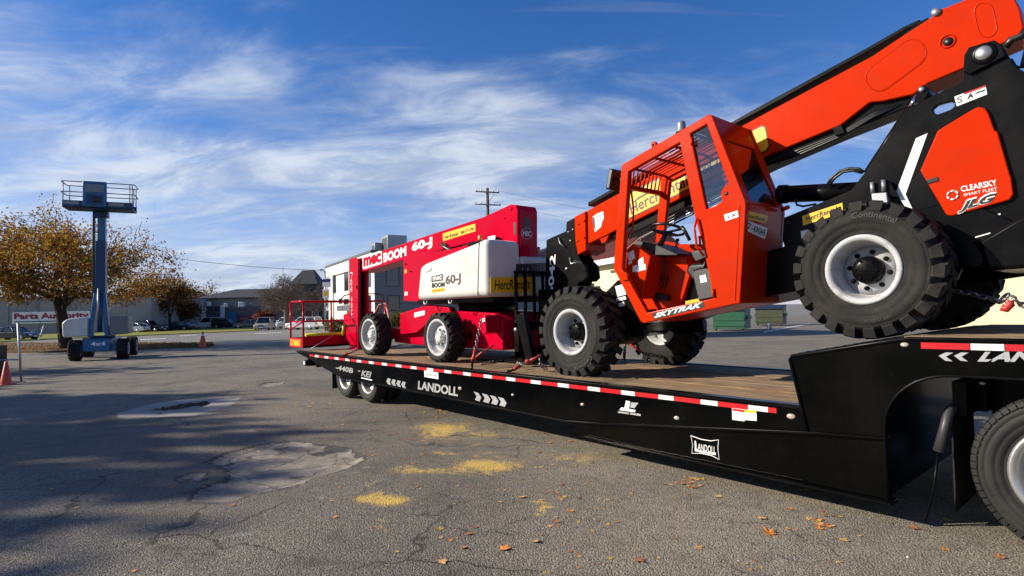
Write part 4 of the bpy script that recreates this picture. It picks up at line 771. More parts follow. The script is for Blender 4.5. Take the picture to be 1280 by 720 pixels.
# boom
BY, BY2 = 6.0, 6.42
mb_ = obj('boom', MB().prism(SL([(448, 323), (605, 271), (638, 255.5), (645, 256), (647, 262), (647, 335), (612, 335), (592, 302), (504, 325), (449, 341)], BY), BY, BY2), RED, ml, bev=.012, seg=3)
x_e = S(647, 262, BY)[0]
obj('end_plate', MB().box(x_e-.005, x_e+.012, BY+.03, BY2-.03, 2.3, 3.13), RED, mb_, bev=.004); obj('end_window', MB().box(x_e+.006, x_e+.016, BY+.12, BY+.24, 2.82, 3.02), VBLACK, mb_)
def on_xe(a, b): return X3(a, b, x_e+.014)
cc0 = on_xe(658.5, 292); obj('oval_badge', MB().tube([cc0+Vector((0, .115*math.cos(a), .085*math.sin(a))) for a in [k*2*math.pi/24 for k in range(24)]], .005, 5, closed=True), SILVER, mb_); letter('MEC', cc0+Vector((0, -.085, -.04)), cc0+Vector((0, .085, -.04)), cc0+Vector((0, -.085, .04)), SILVER, mb_, bold=.03)
for (a, b, r) in ((639, 261, .022), (631, 273, .014)): obj('pin', MB().lathe([(0, -.012), (r, -.012), (r*1.2, .004)], S3(a, b, BY), 'y', 12), RED, mb_)
decal([(642, 278), (645, 277.5), (645, 293), (642.5, 294)], BY, VBLACK, mb_, 'slot')
decal([(453, 321.5), (455, 320), (475, 313.5), (477.5, 314.5), (477.5, 328.5), (476, 330), (455, 336.5), (453, 335.5)], BY, VWHITE, mb_, 'logo_plate'); letter_s('mec', (454.5, 334), (476.2, 327.5), (454.5, 322.3), BY-.003, RED, mb_, bold=.05, off=.005)
letter_s('BOOM', (479.5, 328.3), (508, 319.6), (479.5, 316.5), BY, VWHITE, mb_, bold=.05); letter_s('60-J', (515, 317.5), (540.5, 310), (515, 303.5), BY, VWHITE, mb_, bold=.05)
decal([(553.5, 292), (594, 279.5), (594.5, 289), (554, 301.5)], BY, YELLOW, mb_); letter_s('HercRentals', (556, 299), (573, 294), (556, 294.5), BY, VBLACK, mb_, off=.006, bold=.01); letter_s('888-777-2700', (576, 292.8), (592.5, 287.5), (576, 289.3), BY, VBLACK, mb_, off=.006, bold=.01)
obj('hose_loop', MB().tube([S3(553, 305, 5.96), S3(556, 309, 5.93), S3(563, 313, 5.95), S3(570, 318, 5.98)], .04, 8), VBLACK, mb_)
obj('upper_link', MB().prism(SL([(580, 306), (620, 296), (622, 300), (600, 310), (582, 312)], 5.9), 5.86, 5.98), BLKSAT, ml, bev=.006)
decal([(610, 296), (619, 294), (619, 299), (610, 300.5)], 5.86, VWHITE, ml)
# folded jib and platform
obj('jib', MB().prism(SL([(436, 325), (440, 322), (447.5, 323), (447.5, 439), (439, 441), (437, 436)], 5.92), 5.92, 5.98), RED, ml, bev=.006); obj('jib', MB().prism(SL([(436, 325), (440, 322), (447.5, 323), (447.5, 439), (439, 441), (437, 436)], 5.92), 6.12, 6.18), RED, ml, bev=.006)
obj('jib_core', MB().prism(SL([(444, 330), (449, 334), (449, 425), (444, 434)], 6.0), 5.985, 6.115), BLKSAT, ml, bev=.01); obj('jib_cylinder', MB().tube([S3(450, 342, 6.05), S3(451, 410, 6.05)], .035, 10), BLKSAT, ml)
obj('jib_hose', MB().tube([S3(448, 352, 5.98), S3(445, 358, 5.9), S3(448, 364, 5.95)], .012, 6), VBLACK, ml)
letter_s('mec 60-J', (441, 398), (440.8, 340), (438.5, 398), 5.92, VWHITE, ml)
px0, px1, py0, py1, pz = -13.38, -12.62, 5.02, 7.05, .90
pf = obj('platform_floor', MB().box(px0, px1, py0, py1, pz-.05, pz).box(px0, px1, py0, py0+.012, pz, pz+.16).box(px0, px1, py1-.012, py1, pz, pz+.16).box(px0, px0+.012, py0, py1, pz, pz+.16).box(px1-.012, px1, py0, py1, pz-.05, pz+.2), RED, ml, bev=.006)
obj('floor_sticker', MB().box(px0+.04, px1-.12, py0-.006, py0+.002, pz-.02, pz+.13), AMBER, pf); obj('floor_sticker', MB().box(px0+.30, px1-.2, py0-.009, py0-.004, pz+.0, pz+.09), YELLOW, pf)
top = 1.86
posts = [(px0+.02, py0+.02), (px1-.02, py0+.02), (px0+.02, py1-.02), (px1-.02, py1-.02), (px0+.02, 6.0)]
for (x, y) in posts: obj('rail_post', MB().tube([(x, y, pz), (x, y, top)], .022, 8), RED, ml)
def loop(z, r=.022, rd=.08): return MB().tube([(px0+.02+rd, py0+.02, z), (px1-.02-rd, py0+.02, z), (px1-.02, py0+.02+rd, z), (px1-.02, py1-.02-rd, z), (px1-.02-rd, py1-.02, z), (px0+.02+rd, py1-.02, z), (px0+.02, py1-.02-rd, z), (px0+.02, py0+.02+rd, z)], r, 8, closed=True)
obj('top_rail', loop(top), RED, ml); obj('mid_rail', loop(1.42, .016), RED, ml)
obj('rail_brace', MB().tube([(px0+.02, py0+.02, 1.25), (px1-.02, py0+.02, 1.42)], .016, 6), RED, ml)
obj('control_console', MB().prism([(-12.62, .92), (-12.62, 1.55), (-12.3, 1.62), (-12.28, .95)], 5.95, 6.55), RED, ml, bev=.012)
obj('console_guard', MB().tube([(-12.6, 5.85, 1.86), (-12.45, 5.9, 1.98), (-12.4, 6.05, 2.02), (-12.4, 6.75, 2.02), (-12.45, 6.9, 1.98), (-12.6, 6.95, 1.86)], .014, 8), VBLACK, ml)
obj('platform_hose', MB().tube([(-12.3, 6.55, 1.5), (-12.15, 6.62, 1.75), (-12.05, 6.72, 1.8), (-11.95, 6.75, 1.5), (-11.9, 6.75, 1.2)], .035, 8), M_('hose_sleeve', (.45, .16, .10), .6, dirt=(.5, .42, .3), da=.8, ds=9), ml)
YB_ = M_('yellow_bar', (.70, .62, .02), .45)
obj('foam_bar', MB().tube([(-12.66, 5.1, 1.13), (-12.64, 5.95, 1.13)], .035, 10), YB_, ml); obj('lanyard', MB().tube([(-12.55, 5.9, 1.08), (-12.55, 5.93, 1.3), (-12.56, 5.99, 1.42), (-12.56, 5.99, 1.1)], .03, 8), YB_, ml)
obj('support_tube', MB().tube([(-12.62, 6.2, .86), (-12.1, 6.2, .86), (-12.0, 6.2, 1.0)], .06, 10), RED, ml)

# ------------------------------------------------------------------ chains and binders
def chain_mb(path, link=.055, r=.007):
    P = [Vector(q) for q in path]; seg = [(P[i], P[i+1]) for i in range(len(P)-1)]; mb = MB(); k = 0
    for a, b in seg:
        n = max(1, int((b-a).length/link)); d = (b-a)/n; t = d.normalized(); s0 = t.orthogonal().normalized()
        for i in range(n):
            c = a+d*(i+.5); s1 = (s0 if k % 2 else t.cross(s0)); k += 1
            mb.tube([c+t*(link*.62*math.cos(q))+s1*(.021*math.sin(q)) for q in [j*math.pi/4 for j in range(8)]], r, 5, closed=True)
    return mb
REDB = M_('binder_red', (.42, .02, .015), .5, dirt=(.12, .06, .04), da=.5, ds=8)
def binder(name, label, top_, bot, handle, group='load binders on the deck'):
    r = root(name, Vector(bot), label, 'load binder', group)
    top_, bot, handle = Vector(top_), Vector(bot), [Vector(h) for h in handle]
    m = top_.lerp(bot, .62)
    obj('chain', chain_mb([top_, m]), STEEL, r); obj('barrel', MB().tube([m, m.lerp(bot, .55)], .024, 10), REDB, r); obj('hook', MB().tube([m.lerp(bot, .55), m.lerp(bot, .8), bot+Vector((.02, 0, .03)), bot], .016, 8), BLKSAT, r)
    obj('handle', MB().tube(handle, [.016, .016, .013], 8), REDB, r); obj('handle_pivot', MB().tube([handle[0]-Vector((.02, .03, 0)), handle[0]+Vector((.02, .03, 0))], .03, 8), REDB, r)
    return r
def on_deck(px_, py_, z=DZ): d = ray(px_, py_); t = (z-CAMH)/d.z; return Vector((d.x*t, d.y*t, z))
binder('load_binder', 'red lever binder and chain hanging under the off-white cowling', S3(602, 398, 5.42), on_deck(589, 462, .80), [S3(592, 449, 5.12), S3(603, 440, 5.2), S3(617, 432, 5.3)])
binder('load_binder', 'red lever binder slanting up beside the telehandler front tyre', S3(676, 444, 5.5), on_deck(634, 466, .80), [S3(660, 452, 5.2), S3(668, 448, 5.25), S3(676, 444, 5.3)])
binder('load_binder', 'red binder handle behind the telehandler front tyre', S3(782, 424, 6.6), on_deck(780, 449, .80), [S3(783, 428, 6.6), S3(793, 434, 6.65), S3(803, 440, 6.7)])
binder('load_binder', 'dark chain binder beside the boom lift rear tyre', S3(447, 436, 5.35), on_deck(427, 446, .80), [S3(433, 443, 5.15), S3(440, 440, 5.2), S3(448, 437, 5.25)])
obj('tie_chain', chain_mb([on_deck(601, 455, .815), on_deck(615, 452, .815), on_deck(640, 451, .812), on_deck(652, 455, .812)]), STEEL, label='loose steel chain lying on the deck between the two machines', cat='chain')
obj('tie_chain', chain_mb([S3(674, 448, 5.35), S3(677, 459, 5.35), on_deck(684, 462, .812)]), STEEL, label='short chain end dangling at the telehandler front tyre', cat='chain')
rc = obj('tie_chain', chain_mb([S3(1192, 363, 5.9), S3(1222, 369, 5.75), S3(1250, 377, 5.6)], .075, .010), STEEL, label='heavy steel chain stretched behind the telehandler rear tyre', cat='chain')
rr_ = obj('tie_chain', chain_mb([S3(1252, 376, 5.6), S3(1258, 370, 5.6), S3(1268, 374, 5.55), S3(1275, 380, 5.6), S3(1290, 384, 5.6), S3(1330, 388, 5.6)], .075, .010), STEEL, label='bunched chain with red hook at the right edge', cat='chain')
obj('hook', MB().tube([S3(1252, 384, 5.55), S3(1258, 386, 5.55), S3(1263, 381, 5.55), S3(1261, 376, 5.55)], .028, 8), REDB, rr_)
obj('safety_cable', MB().tube([on_deck(385, 438, .81), S3(400, 429, 5.25), S3(417, 419, 5.6)], .008, 5), GALV, label='thin grey strap slanting from deck edge to the lift platform', cat='strap')
# ------------------------------------------------------------------ trees
BARK = M_('bark', (.050, .040, .032), .9, var=.35, vs_=5, bump=.6, bs=14, spec=.1)
BARKG = M_('grey_bark', (.17, .14, .12), .9, var=.3, vs_=5, bump=.4, bs=14, spec=.1)
def leaf_mat(name, cols, sc1=.55):
    m = bpy.data.materials.new(name); m.use_nodes = True; t = m.node_tree; b = t.nodes['Principled BSDF']; out = t.nodes['Material Output']
    g = N(t, 'ShaderNodeNewGeometry'); n1 = noise(t, g.outputs['Position'], sc1, 3, .6); wn = g.outputs['Random Per Island']
    f = math_n(t, 'ADD', math_n(t, 'MULTIPLY', n1, 1.1), math_n(t, 'MULTIPLY', math_n(t, 'SUBTRACT', wn, .5), .75))
    r = N(t, 'ShaderNodeValToRGB'); el = r.color_ramp.elements
    while len(el) < len(cols): el.new(.5)
    for i, c in enumerate(cols): el[i].position = .2+.65*i/(len(cols)-1); el[i].color = (*c, 1)
    L(t, f, r.inputs[0]); L(t, r.outputs[0], b.inputs['Base Color']); b.inputs['Roughness'].default_value = .75; b.inputs['Specular IOR Level'].default_value = .2
    tl = N(t, 'ShaderNodeBsdfTranslucent'); L(t, r.outputs[0], tl.inputs[0]); mx = N(t, 'ShaderNodeMixShader'); mx.inputs[0].default_value = .5
    L(t, b.outputs[0], mx.inputs[1]); L(t, tl.outputs[0], mx.inputs[2]); L(t, mx.outputs[0], out.inputs[0]); return m
LF_LOC = leaf_mat('honey_locust_leaves', [(.14, .05, .022), (.19, .08, .018), (.36, .17, .018), (.44, .25, .022), (.17, .13, .025)])
LF_BRN = leaf_mat('brown_leaves', [(.08, .04, .02), (.16, .08, .03), (.24, .12, .035), (.11, .085, .03)])
LF_GRN = leaf_mat('shrub_leaves', [(.025, .032, .008), (.06, .065, .015), (.15, .13, .022), (.20, .15, .02)])
LF_RED = leaf_mat('red_leaves', [(.09, .012, .01), (.17, .03, .014), (.10, .02, .012)])
def leaf_quads(rng, pts, size, squash=.7):
    n = len(pts); a = rng.normal(size=(n, 3)); a /= np.linalg.norm(a, axis=1)[:, None]; b = rng.normal(size=(n, 3)); b -= a*(a*b).sum(1)[:, None]; b /= np.linalg.norm(b, axis=1)[:, None]
    s = size*rng.uniform(.6, 1.35, n)[:, None]; a = a*s; b = b*s*squash
    V = np.stack([pts-a, pts-b*.8, pts+a, pts+b], 1).reshape(-1, 3); F_ = np.arange(n*4).reshape(n, 4); return V, F_
def raw(name, V, F_, mat, parent=None, **k):
    me_ = bpy.data.meshes.new(name); me_.from_pydata(V.tolist(), [], F_.tolist()); me_.materials.append(mat); return obj(name, me_, None, parent, **k)
def tree(name, label, base, h, spread, seed, bark, leaf=None, nl=0, lsize=.11, fork=.28, lvl=4, r0=.2, lean=(0, 0), clump=.45, group=None, droop=.0, nb=(6, 5, 5, 4), minz=.3, rmin=.010, wide=1.0):
    rng = np.random.RandomState(seed); rt_ = root(name, base, label, 'tree', group, world=False)
    mb = MB(); tips = []
    def grow(p, d, ln, r, lv):
        n = 5 if lv < 2 else 4; pts = [p.copy()]; dd = d.copy()
        for i in range(n):
            j = Vector(rng.normal(size=3))*(.10+.06*lv); dd = (dd+j+Vector((0, 0, .05-droop*lv*.5))).normalized(); pts.append(pts[-1]+dd*(ln/n))
        rs = [max(rmin, r*(1-.55*i/n)) for i in range(n+1)]; mb.tube(pts, rs, 8 if lv == 0 else 5 if lv < 3 else 3, cap=False)
        if lv >= lvl-1: tips.extend(pts[1:])
        if lv >= lvl: return
        k = nb[min(lv, len(nb)-1)]
        for i in range(k):
            f = (.55+.45*i/(k-1)) if lv == 0 else (.3+.7*(i+rng.uniform(0, .6))/k); f = min(f, 1)
            q = f*n; a = int(min(q, n-1)); pp = pts[a].lerp(pts[a+1], q-a)
            ax = dd.orthogonal().normalized(); az = rng.uniform(0, 6.28) if lv else (i*6.28/k+rng.uniform(-.4, .4)); tilt = rng.uniform(.55, 1.05) if lv == 0 else rng.uniform(.4, 1.0)
            side_ = (Matrix.Rotation(az, 3, dd) @ ax); nd = (dd*math.cos(tilt)+side_*math.sin(tilt)*spread); nd.z = max(nd.z, -.25); nd.normalize()
            grow(pp, nd, ln*rng.uniform(.55, .78)*(1.45 if lv == 0 else 1), rs[min(a+1, n)]*.62, lv+1)
    grow(Vector((0, 0, -.1)), Vector((lean[0], lean[1], 1)).normalized(), h*fork*1.6, r0, 0)
    zmax = max(q[2] for q in mb.v); sc_ = h/zmax; wf_ = lambda z: sc_*(1+(wide-1)*min(1, max(0, z*sc_/h*2.2-.25))); mb.v = [(a*wf_(c), b*wf_(c), c*sc_ if c > 0 else c) for a, b, c in mb.v]
    obj('trunk', mb, bark, rt_, recalc=False)
    if leaf and nl:
        T = np.array([(q.x*wf_(q.z), q.y*wf_(q.z), q.z*sc_) for q in tips]); T = T[T[:, 2] > h*minz]
        cl = rng.uniform(0, 1, len(T)); wgt = cl**3+.03; wgt /= wgt.sum()
        P_ = T[rng.choice(len(T), nl, p=wgt)]+rng.normal(size=(nl, 3))*clump*np.array([1, 1, .7]); P_ = P_[P_[:, 2] > h*minz*.8]
        V, F_ = leaf_quads(rng, P_, lsize); raw('crown', V, F_, leaf, rt_)
    return rt_
tree('honey_locust_tree', 'spreading autumn tree with gold and brown leaves behind the blue lift', B(84, 37), 9.9, 1.6, 11, BARK, LF_LOC, 40000, .074, .22, 4, .34, (.05, -.1), .30, droop=.03, nb=(7, 6, 5, 4), minz=.30, wide=1.32)
tree('brown_tree', 'brown half bare tree right of the grey warehouse', B(212, 93), 9.4, 1.0, 3, BARK, LF_BRN, 5200, .17, .25, 4, .28, group=None, clump=.5, minz=.12)
tree('brown_tree', 'thin brown tree behind the hip roof corner', B(247, 118), 9.6, .8, 9, BARK, LF_BRN, 1500, .2, .3, 4, .24, clump=.5, minz=.4)
tree('brown_tree', 'dark brown tree low beside the tan gable wall', B(224, 98), 7.2, 1.0, 29, BARK, LF_BRN, 3600, .2, .2, 4, .24, clump=.6, minz=.1)
tree('bare_tree', 'wide bare tree with a few orange leaves before the dark tower', B(358, 88), 9.3, 1.5, 21, BARKG, LF_BRN, 1500, .09, .20, 5, .5, clump=.4, minz=.12, nb=(8, 5, 5, 4, 3), rmin=.014)
tree('bare_tree', 'pale bare tree between the dark tower and the sign pole', B(394, 104), 9.0, 1.1, 33, BARKG, LF_BRN, 150, .14, .2, 5, .42, nb=(7, 5, 4, 4, 3), rmin=.014)
tree('bare_tree', 'bare treetop above the warehouse at the left edge', B(8, 118), 8.8, 1.1, 41, BARKG, LF_BRN, 700, .2, .2, 4, .26)
tree('bare_tree', 'leafless tree rising behind the warehouse roof', B(-60, 122), 10, 1.1, 43, BARKG, LF_BRN, 700, .2, .2, 4, .26)
tree('red_shrub_tree', 'small dark red tree before the dark shop front', B(332, 100), 3.2, 1.0, 51, BARK, LF_RED, 1500, .14, .2, 3, .1, clump=.35, minz=.3)
# trees along the lot's edge left of the view; only their shadows reach the picture
OT = [(-31.3, -19.6, 13.5, 61, 1.0, 'broad leafy street tree far left of the lot, shading the drain'), (-25.2, -19.0, 13.7, 62, .55, 'narrow leafy street tree far left of the lot, shading the broken patch')]
for (ox, oy, hh, sd_, spr, lb) in OT:
    tree('street_tree', lb, (ox, oy, hgt(ox)), hh, spr, sd_, BARK, LF_LOC, 26000, .30, .24, 4, .3, clump=.6, minz=.3, group='street trees left of the lot')
# ------------------------------------------------------------------ shrubs
def shrub(name, label, c, w_, d_, h, n, seed, leaf, size, rot=0):
    rng = np.random.RandomState(seed); r = root(name, c, label, 'shrub', None, world=False, rotz=rot)
    u = rng.normal(size=(n, 3)); u /= np.linalg.norm(u, axis=1)[:, None]; k = rng.uniform(.55, 1.05, n)[:, None]; P_ = u*k*np.array([w_/2, d_/2, h/2])+np.array([0, 0, h/2])
    P_[:, :2] += rng.normal(size=(n, 2))*.05; bump_ = np.sin(P_[:, 0]*3.1+seed)*.12+np.sin(P_[:, 0]*7.3)*.06; P_[:, 2] += bump_*(P_[:, 2]/h); P_ = P_[P_[:, 2] > .03]
    V, F_ = leaf_quads(rng, P_, size); raw('crown', V, F_, leaf, r)
    mb = MB()
    for i in range(9):
        a = rng.uniform(-.4, .4, 2); mb.tube([(a[0]*w_*.4, a[1]*d_*.4, -.05), (a[0]*w_*.6, a[1]*d_*.6, h*.4), (a[0]*w_*.9, a[1]*d_*.9, h*.85)], [.03, .02, .008], 4)
    obj('stems', mb, BARK, r)
shrub('hedge_shrub', 'yellow green shrub below the grey building windows', B(498, 47), 3.0, 1.4, 1.9, 3800, 1, LF_GRN, .07, YAW)
shrub('hedge_shrub', 'low hedge under the red boom lift cowling', B(634, 47), 6.0, 1.4, 1.95, 5000, 2, LF_GRN, .07, YAW)
shrub('hedge_shrub', 'dark shrub beside the sign pole', B(424, 52), 2.4, 1.4, 1.5, 2600, 4, LF_GRN, .07, YAW)
shrub('hedge_shrub', 'clipped shrub between the boom lift wheels and the grey wall', B(556, 47), 4.0, 1.4, 1.8, 3800, 5, LF_GRN, .07, YAW)

# ------------------------------------------------------------------ buildings
def facade(name, label, a, b, cat='building'):
    a, b = Vector(a), Vector(b); zb = min(a.z, b.z); ang = math.atan2(b.y-a.y, b.x-a.x)
    r = root(name, (a.x, a.y, zb), label, cat, None, world=False, rotz=ang); ln = math.hypot(b.x-a.x, b.y-a.y)
    ux = Vector((math.cos(ang), math.sin(ang), 0)); n = Vector((-ux.y, ux.x, 0)); O = Vector((a.x, a.y, 0))
    def lw(px_, py_, off=0):            # photo point -> (along the wall, height)
        d = ray(px_, py_); o = Vector((0, 0, CAMH)); t = (O+n*off-o).dot(n)/d.dot(n); q = o+d*t; return ((q-O).dot(ux), q.z-zb)
    return r, ln, lw
def wbox(r, name, mat, u0, u1, y0, y1, z0, z1, bev=0, par=None): return obj(name, MB().box(u0, u1, y0, y1, z0, z1), mat, par or r, bev=bev)
FRAME = M_('window_frame', (.05, .05, .052), .5)
def window(r, u0, u1, z0, z1, glass=DGLASS, fr=FRAME, t=.07, mull=0):
    f = obj('window', MB().plate([(u0-t, z0-t), (u1+t, z0-t), (u1+t, z1+t), (u0-t, z1+t)], [[(u0, z0), (u1, z0), (u1, z1), (u0, z1)]], lambda a, b, q: (a, q, b), -.05, .02), fr, r)
    obj('pane', MB().box(u0, u1, -.02, .01, z0, z1), glass, f)
    for k in range(mull): m = u0+(u1-u0)*(k+1)/(mull+1); obj('mullion', MB().box(m-.03, m+.03, -.04, .0, z0, z1), fr, f)
    return f
def win_px(r, lw, p, **k):              # p: left, top, right, bottom in the photo
    a = lw(p[0], p[3]); b = lw(p[2], p[1]); window(r, min(a[0], b[0]), max(a[0], b[0]), min(a[1], b[1]), max(a[1], b[1]), **k)
WGREY = M_('warehouse_grey', (.26, .265, .27), .7, var=.1, vs_=.5, dirt=(.09, .09, .09), da=.3, ds=.3)
DGREY = M_('dark_grey_siding', (.075, .08, .09), .7, var=.1, vs_=.5)
MGREY = M_('mid_grey_siding', (.21, .215, .22), .7, var=.1, vs_=.5)
STUCCO = M_('white_stucco', (.70, .68, .63), .8, var=.05, vs_=.6, dirt=(.5, .48, .42), da=.3, ds=.5)
SLATE = M_('slate_roof', (.035, .036, .040), .7, var=.25, vs_=1.5)
TANW = M_('tan_wall', (.55, .40, .20), .8, var=.1, vs_=.7)
CREAM = M_('cream_wall', (.70, .62, .40), .8, var=.06, vs_=.6, dirt=(.5, .43, .27), da=.3)
STONE = M_('dark_stone', (.05, .045, .04), .9, var=.3, vs_=2, bump=.5, bs=3)
TERRA = M_('brown_red_roof', (.20, .065, .045), .7, var=.2, vs_=1.2)
# grey warehouse with the sign
r, ln, lw = facade('warehouse', 'long low grey warehouse with a white parts sign', B(-190, 82), B(189, 88), 'building')
hW = lw(189, 371)[1]
obj('wall', MB().box(0, ln, 0, 26, -1, hW), WGREY, r); obj('roof_coping', MB().box(-.1, ln+.1, -.1, 26.1, hW, hW+.18), DGREY, r)
for k in range(10): wbox(r, 'wall_pilaster', WGREY, k*ln/10+.1, k*ln/10+.5, -.12, -.003, -1, hW-.01)
a = lw(15, 405, -.2); b = lw(84, 389, -.2); sg = wbox(r, 'sign_board', VWHITE, a[0], b[0]+3.0, -.2, -.13, a[1], b[1])
sx0, sx1 = a[0]+.25, b[0]+2.8; BLUS = M_('sign_blue', (.02, .03, .16), .5); REDS = M_('sign_red', (.40, .015, .03), .5)
obj('lettering', text_mb('Parts Authority', (sx0+.06, -.2, a[1]+.42), (sx1+.06, -.2, a[1]+.42), (sx0+.06, -.2, b[1]-.24), off=.01, bold=.035), BLUS, sg, recalc=False)
obj('lettering', text_mb('Parts Authority', (sx0, -.2, a[1]+.50), (sx1, -.2, a[1]+.50), (sx0, -.2, b[1]-.16), off=.03, bold=.02), REDS, sg, recalc=False)
obj('underline', MB().box(sx0, sx1, -.215, -.202, a[1]+.22, a[1]+.36), BLUS, sg)
# hip roofed building with dark shop front
r, ln, lw = facade('hip_roof_building', 'grey building with slate hip roof and tan end wall', B(249, 112), B(372, 112)); wb = lw(249, 410)[1]
ze = lw(249, 374)[1]; zr = lw(290, 364)[1]
obj('wall', MB().box(0, ln, 0, 12, -1, ze), MGREY, r); obj('end_wall', MB().prism([(-.02, -1), (-.02, ze-.02), (-.06, ze-.02), (-.06, -1)], .0, 11.9), TANW, r)
obj('roof', MB().add([(-.6, -.6, ze), (ln+.6, -.6, ze), (ln+.6, 12.6, ze), (-.6, 12.6, ze), (4.2, 6, zr+.6), (ln-4, 6, zr+.6), (-.6, -.6, ze+.2), (ln+.6, -.6, ze+.2), (ln+.6, 12.6, ze+.2), (-.6, 12.6, ze+.2)], [(0, 1, 2, 3), (6, 7, 5, 4), (7, 8, 5), (8, 9, 4, 5), (9, 6, 4), (0, 1, 7, 6), (1, 2, 8, 7), (2, 3, 9, 8), (3, 0, 6, 9)]), SLATE, r)
for k in range(1, 5): wbox(r, 'roof_seam', DGREY, -.3+k*ln/5, -.3+k*ln/5+.12, -.3, .0, ze-.05, ze+.15)
def tag_px(lw, p, off): a = lw(p[0], p[3], off); b = lw(p[2], p[1], off); return a[0], b[0], a[1], b[1]
u0, u1, z0, z1 = tag_px(lw, (259, 382, 372, 410), -3); wbox(r, 'shop_front', DGREY, u0, u1, -3, -.01, -1, z1)
u0, u1, z0, z1 = tag_px(lw, (257, 383, 276, 410), -3.6); wbox(r, 'stair_box', DGREY, u0, u1, -3.6, -2.9, -1, z1+.1)
for p in ((261, 384.6, 265, 388), (268.6, 384.6, 272, 388)): u0, u1, z0, z1 = tag_px(lw, p, -3.65); w_ = wbox(r, 'window', FRAME, u0-.08, u1+.08, -3.66, -3.55, z0-.08, z1+.08); wbox(r, 'pane', DGLASS, u0, u1, -3.68, -3.665, z0, z1, par=w_)
for p in ((251, 383.5, 257, 402), (275.5, 381.5, 279, 402)): u0, u1, z0, z1 = tag_px(lw, p, -3.7); wbox(r, 'white_pillar', STUCCO, u0, u1, -3.7, -3.1, -1, z1)
POST = M_('blue_poster', (.04, .16, .30), .4, var=.8, vs_=1.2)
u0, u1, z0, z1 = tag_px(lw, (283, 390, 296, 405.6), -3.1); wbox(r, 'poster', POST, u0, u1, -3.08, -3.01, z0, z1)
u0, u1, z0, z1 = tag_px(lw, (298, 396.5, 311, 400.3), -3.2); s_ = wbox(r, 'shop_sign', REDS, u0, u1, -3.2, -3.01, z0, z1); obj('lettering', text_mb('AUTO', (u0+.3, -3.2, z0+.15), (u1-.3, -3.2, z0+.15), (u0+.3, -3.2, z1-.15), off=.02), VWHITE, s_, recalc=False)
AWN = M_('maroon_awning', (.10, .014, .016), .7); u0, u1, z0, z1 = tag_px(lw, (318, 392, 334, 397), -3.1); obj('awning', MB().add([(u0, -3.01, z1), (u1, -3.01, z1), (u1, -4.4, z0), (u0, -4.4, z0), (u0, -3.01, z0), (u1, -3.01, z0)], [(0, 1, 2, 3), (0, 3, 4), (1, 5, 2), (4, 3, 2, 5)]), AWN, r)
for p in ((259, 377, 262.5, 381.5), (281, 379, 283.2, 381.5), (299, 377.5, 305.5, 381.3)): u0, u1, z0, z1 = tag_px(lw, p, -1.5); wbox(r, 'roof_unit', STUCCO, u0, u1, -1.9, -1.0, z0-.4, z1, bev=.05)
wbox(r, 'roof_vent', DGREY, 14.5, 14.8, 5, 5.3, zr+.2, zr+1.1)
# dark tower
r, ln, lw = facade('stone_tower', 'dark stone tower with pointed roof behind the bare tree', B(364, 122), B(396, 122), 'tower'); zt = lw(380, 355)[1]
obj('wall', MB().box(0, ln, 0, ln, -1, zt), STONE, r); za = lw(380, 337)[1]
obj('roof', MB().add([(-.3, -.3, zt), (ln+.3, -.3, zt), (ln+.3, ln+.3, zt), (-.3, ln+.3, zt), (ln*.3, ln*.4, za), (ln*.75, ln*.4, za), (ln*.75, ln*.6, za), (ln*.3, ln*.6, za)], [(0, 1, 2, 3), (0, 1, 5, 4), (1, 2, 6, 5), (2, 3, 7, 6), (3, 0, 4, 7), (4, 5, 6, 7)]), SLATE, r)
for k in range(2): window(r, ln*(.2+.4*k), ln*(.35+.4*k), zt-3.2, zt-1.2, fr=STONE)
# row of white shop fronts
r, ln, lw = facade('shop_row', 'low white shop front with dark openings behind the parked cars', B(339, 117), B(404, 117)); zt = lw(345, 388)[1]
obj('wall', MB().box(0, ln, 0, 8, -1, zt-.6), DGREY, r); 
for p in ((340, 388, 343, 404), (349, 389, 355, 404), (364, 391, 367, 404), (372, 392, 375, 404), (395, 387, 398, 404)): u0, u1, z0, z1 = tag_px(lw, p, -.2); wbox(r, 'white_pillar', STUCCO, u0, u1, -.25, -.003, -1, z1)
u0, u1, z0, z1 = tag_px(lw, (340, 388, 356, 391.5), -.2); wbox(r, 'lintel', STUCCO, u0, u1, -.3, -.251, z0, z1); wbox(r, 'roof', SLATE, -.3, ln+.3, -.5, 8.3, zt-.58, zt-.3)
# modern white and grey building
C = B(468.5, 62); Lp = B(411, 83); 
r, ln, lw = facade('office_building', 'modern white and dark grey two storey building behind the boom lift', Lp, C); ztp = lw(468, 313)[1]
obj('white_wall', MB().box(0, ln, 0, 22, -1.5, ztp-.35), STUCCO, r); obj('parapet', MB().box(-.25, ln-.02, -.3, 22.2, ztp-1.5, ztp-.2), STUCCO, r); obj('coping', MB().box(-.35, ln+.12, -.4, 22.3, ztp-.198, ztp+.05), DGREY, r)
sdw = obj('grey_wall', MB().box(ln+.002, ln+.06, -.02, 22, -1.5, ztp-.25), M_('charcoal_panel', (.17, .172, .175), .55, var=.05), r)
for p in ((416.5, 338, 420, 366), (431, 334, 436, 363), (458.8, 340, 463.5, 358), (459, 370, 463.5, 392), (424, 374, 428, 379), (430, 374, 437, 380)): win_px(r, lw, p, t=.1)
u0, u1, z0, z1 = tag_px(lw, (421, 381, 440, 389), -1.2); wbox(r, 'canopy', DGREY, u0, u1, -1.2, -.003, z0, z1)
for p in ((412, 333, 415.5, 400), (436.5, 340, 441, 400)): u0, u1, z0, z1 = tag_px(lw, p, -.2); wbox(r, 'white_pier', STUCCO, u0, u1, -.22, -.003, -1.5, ztp-1.52)
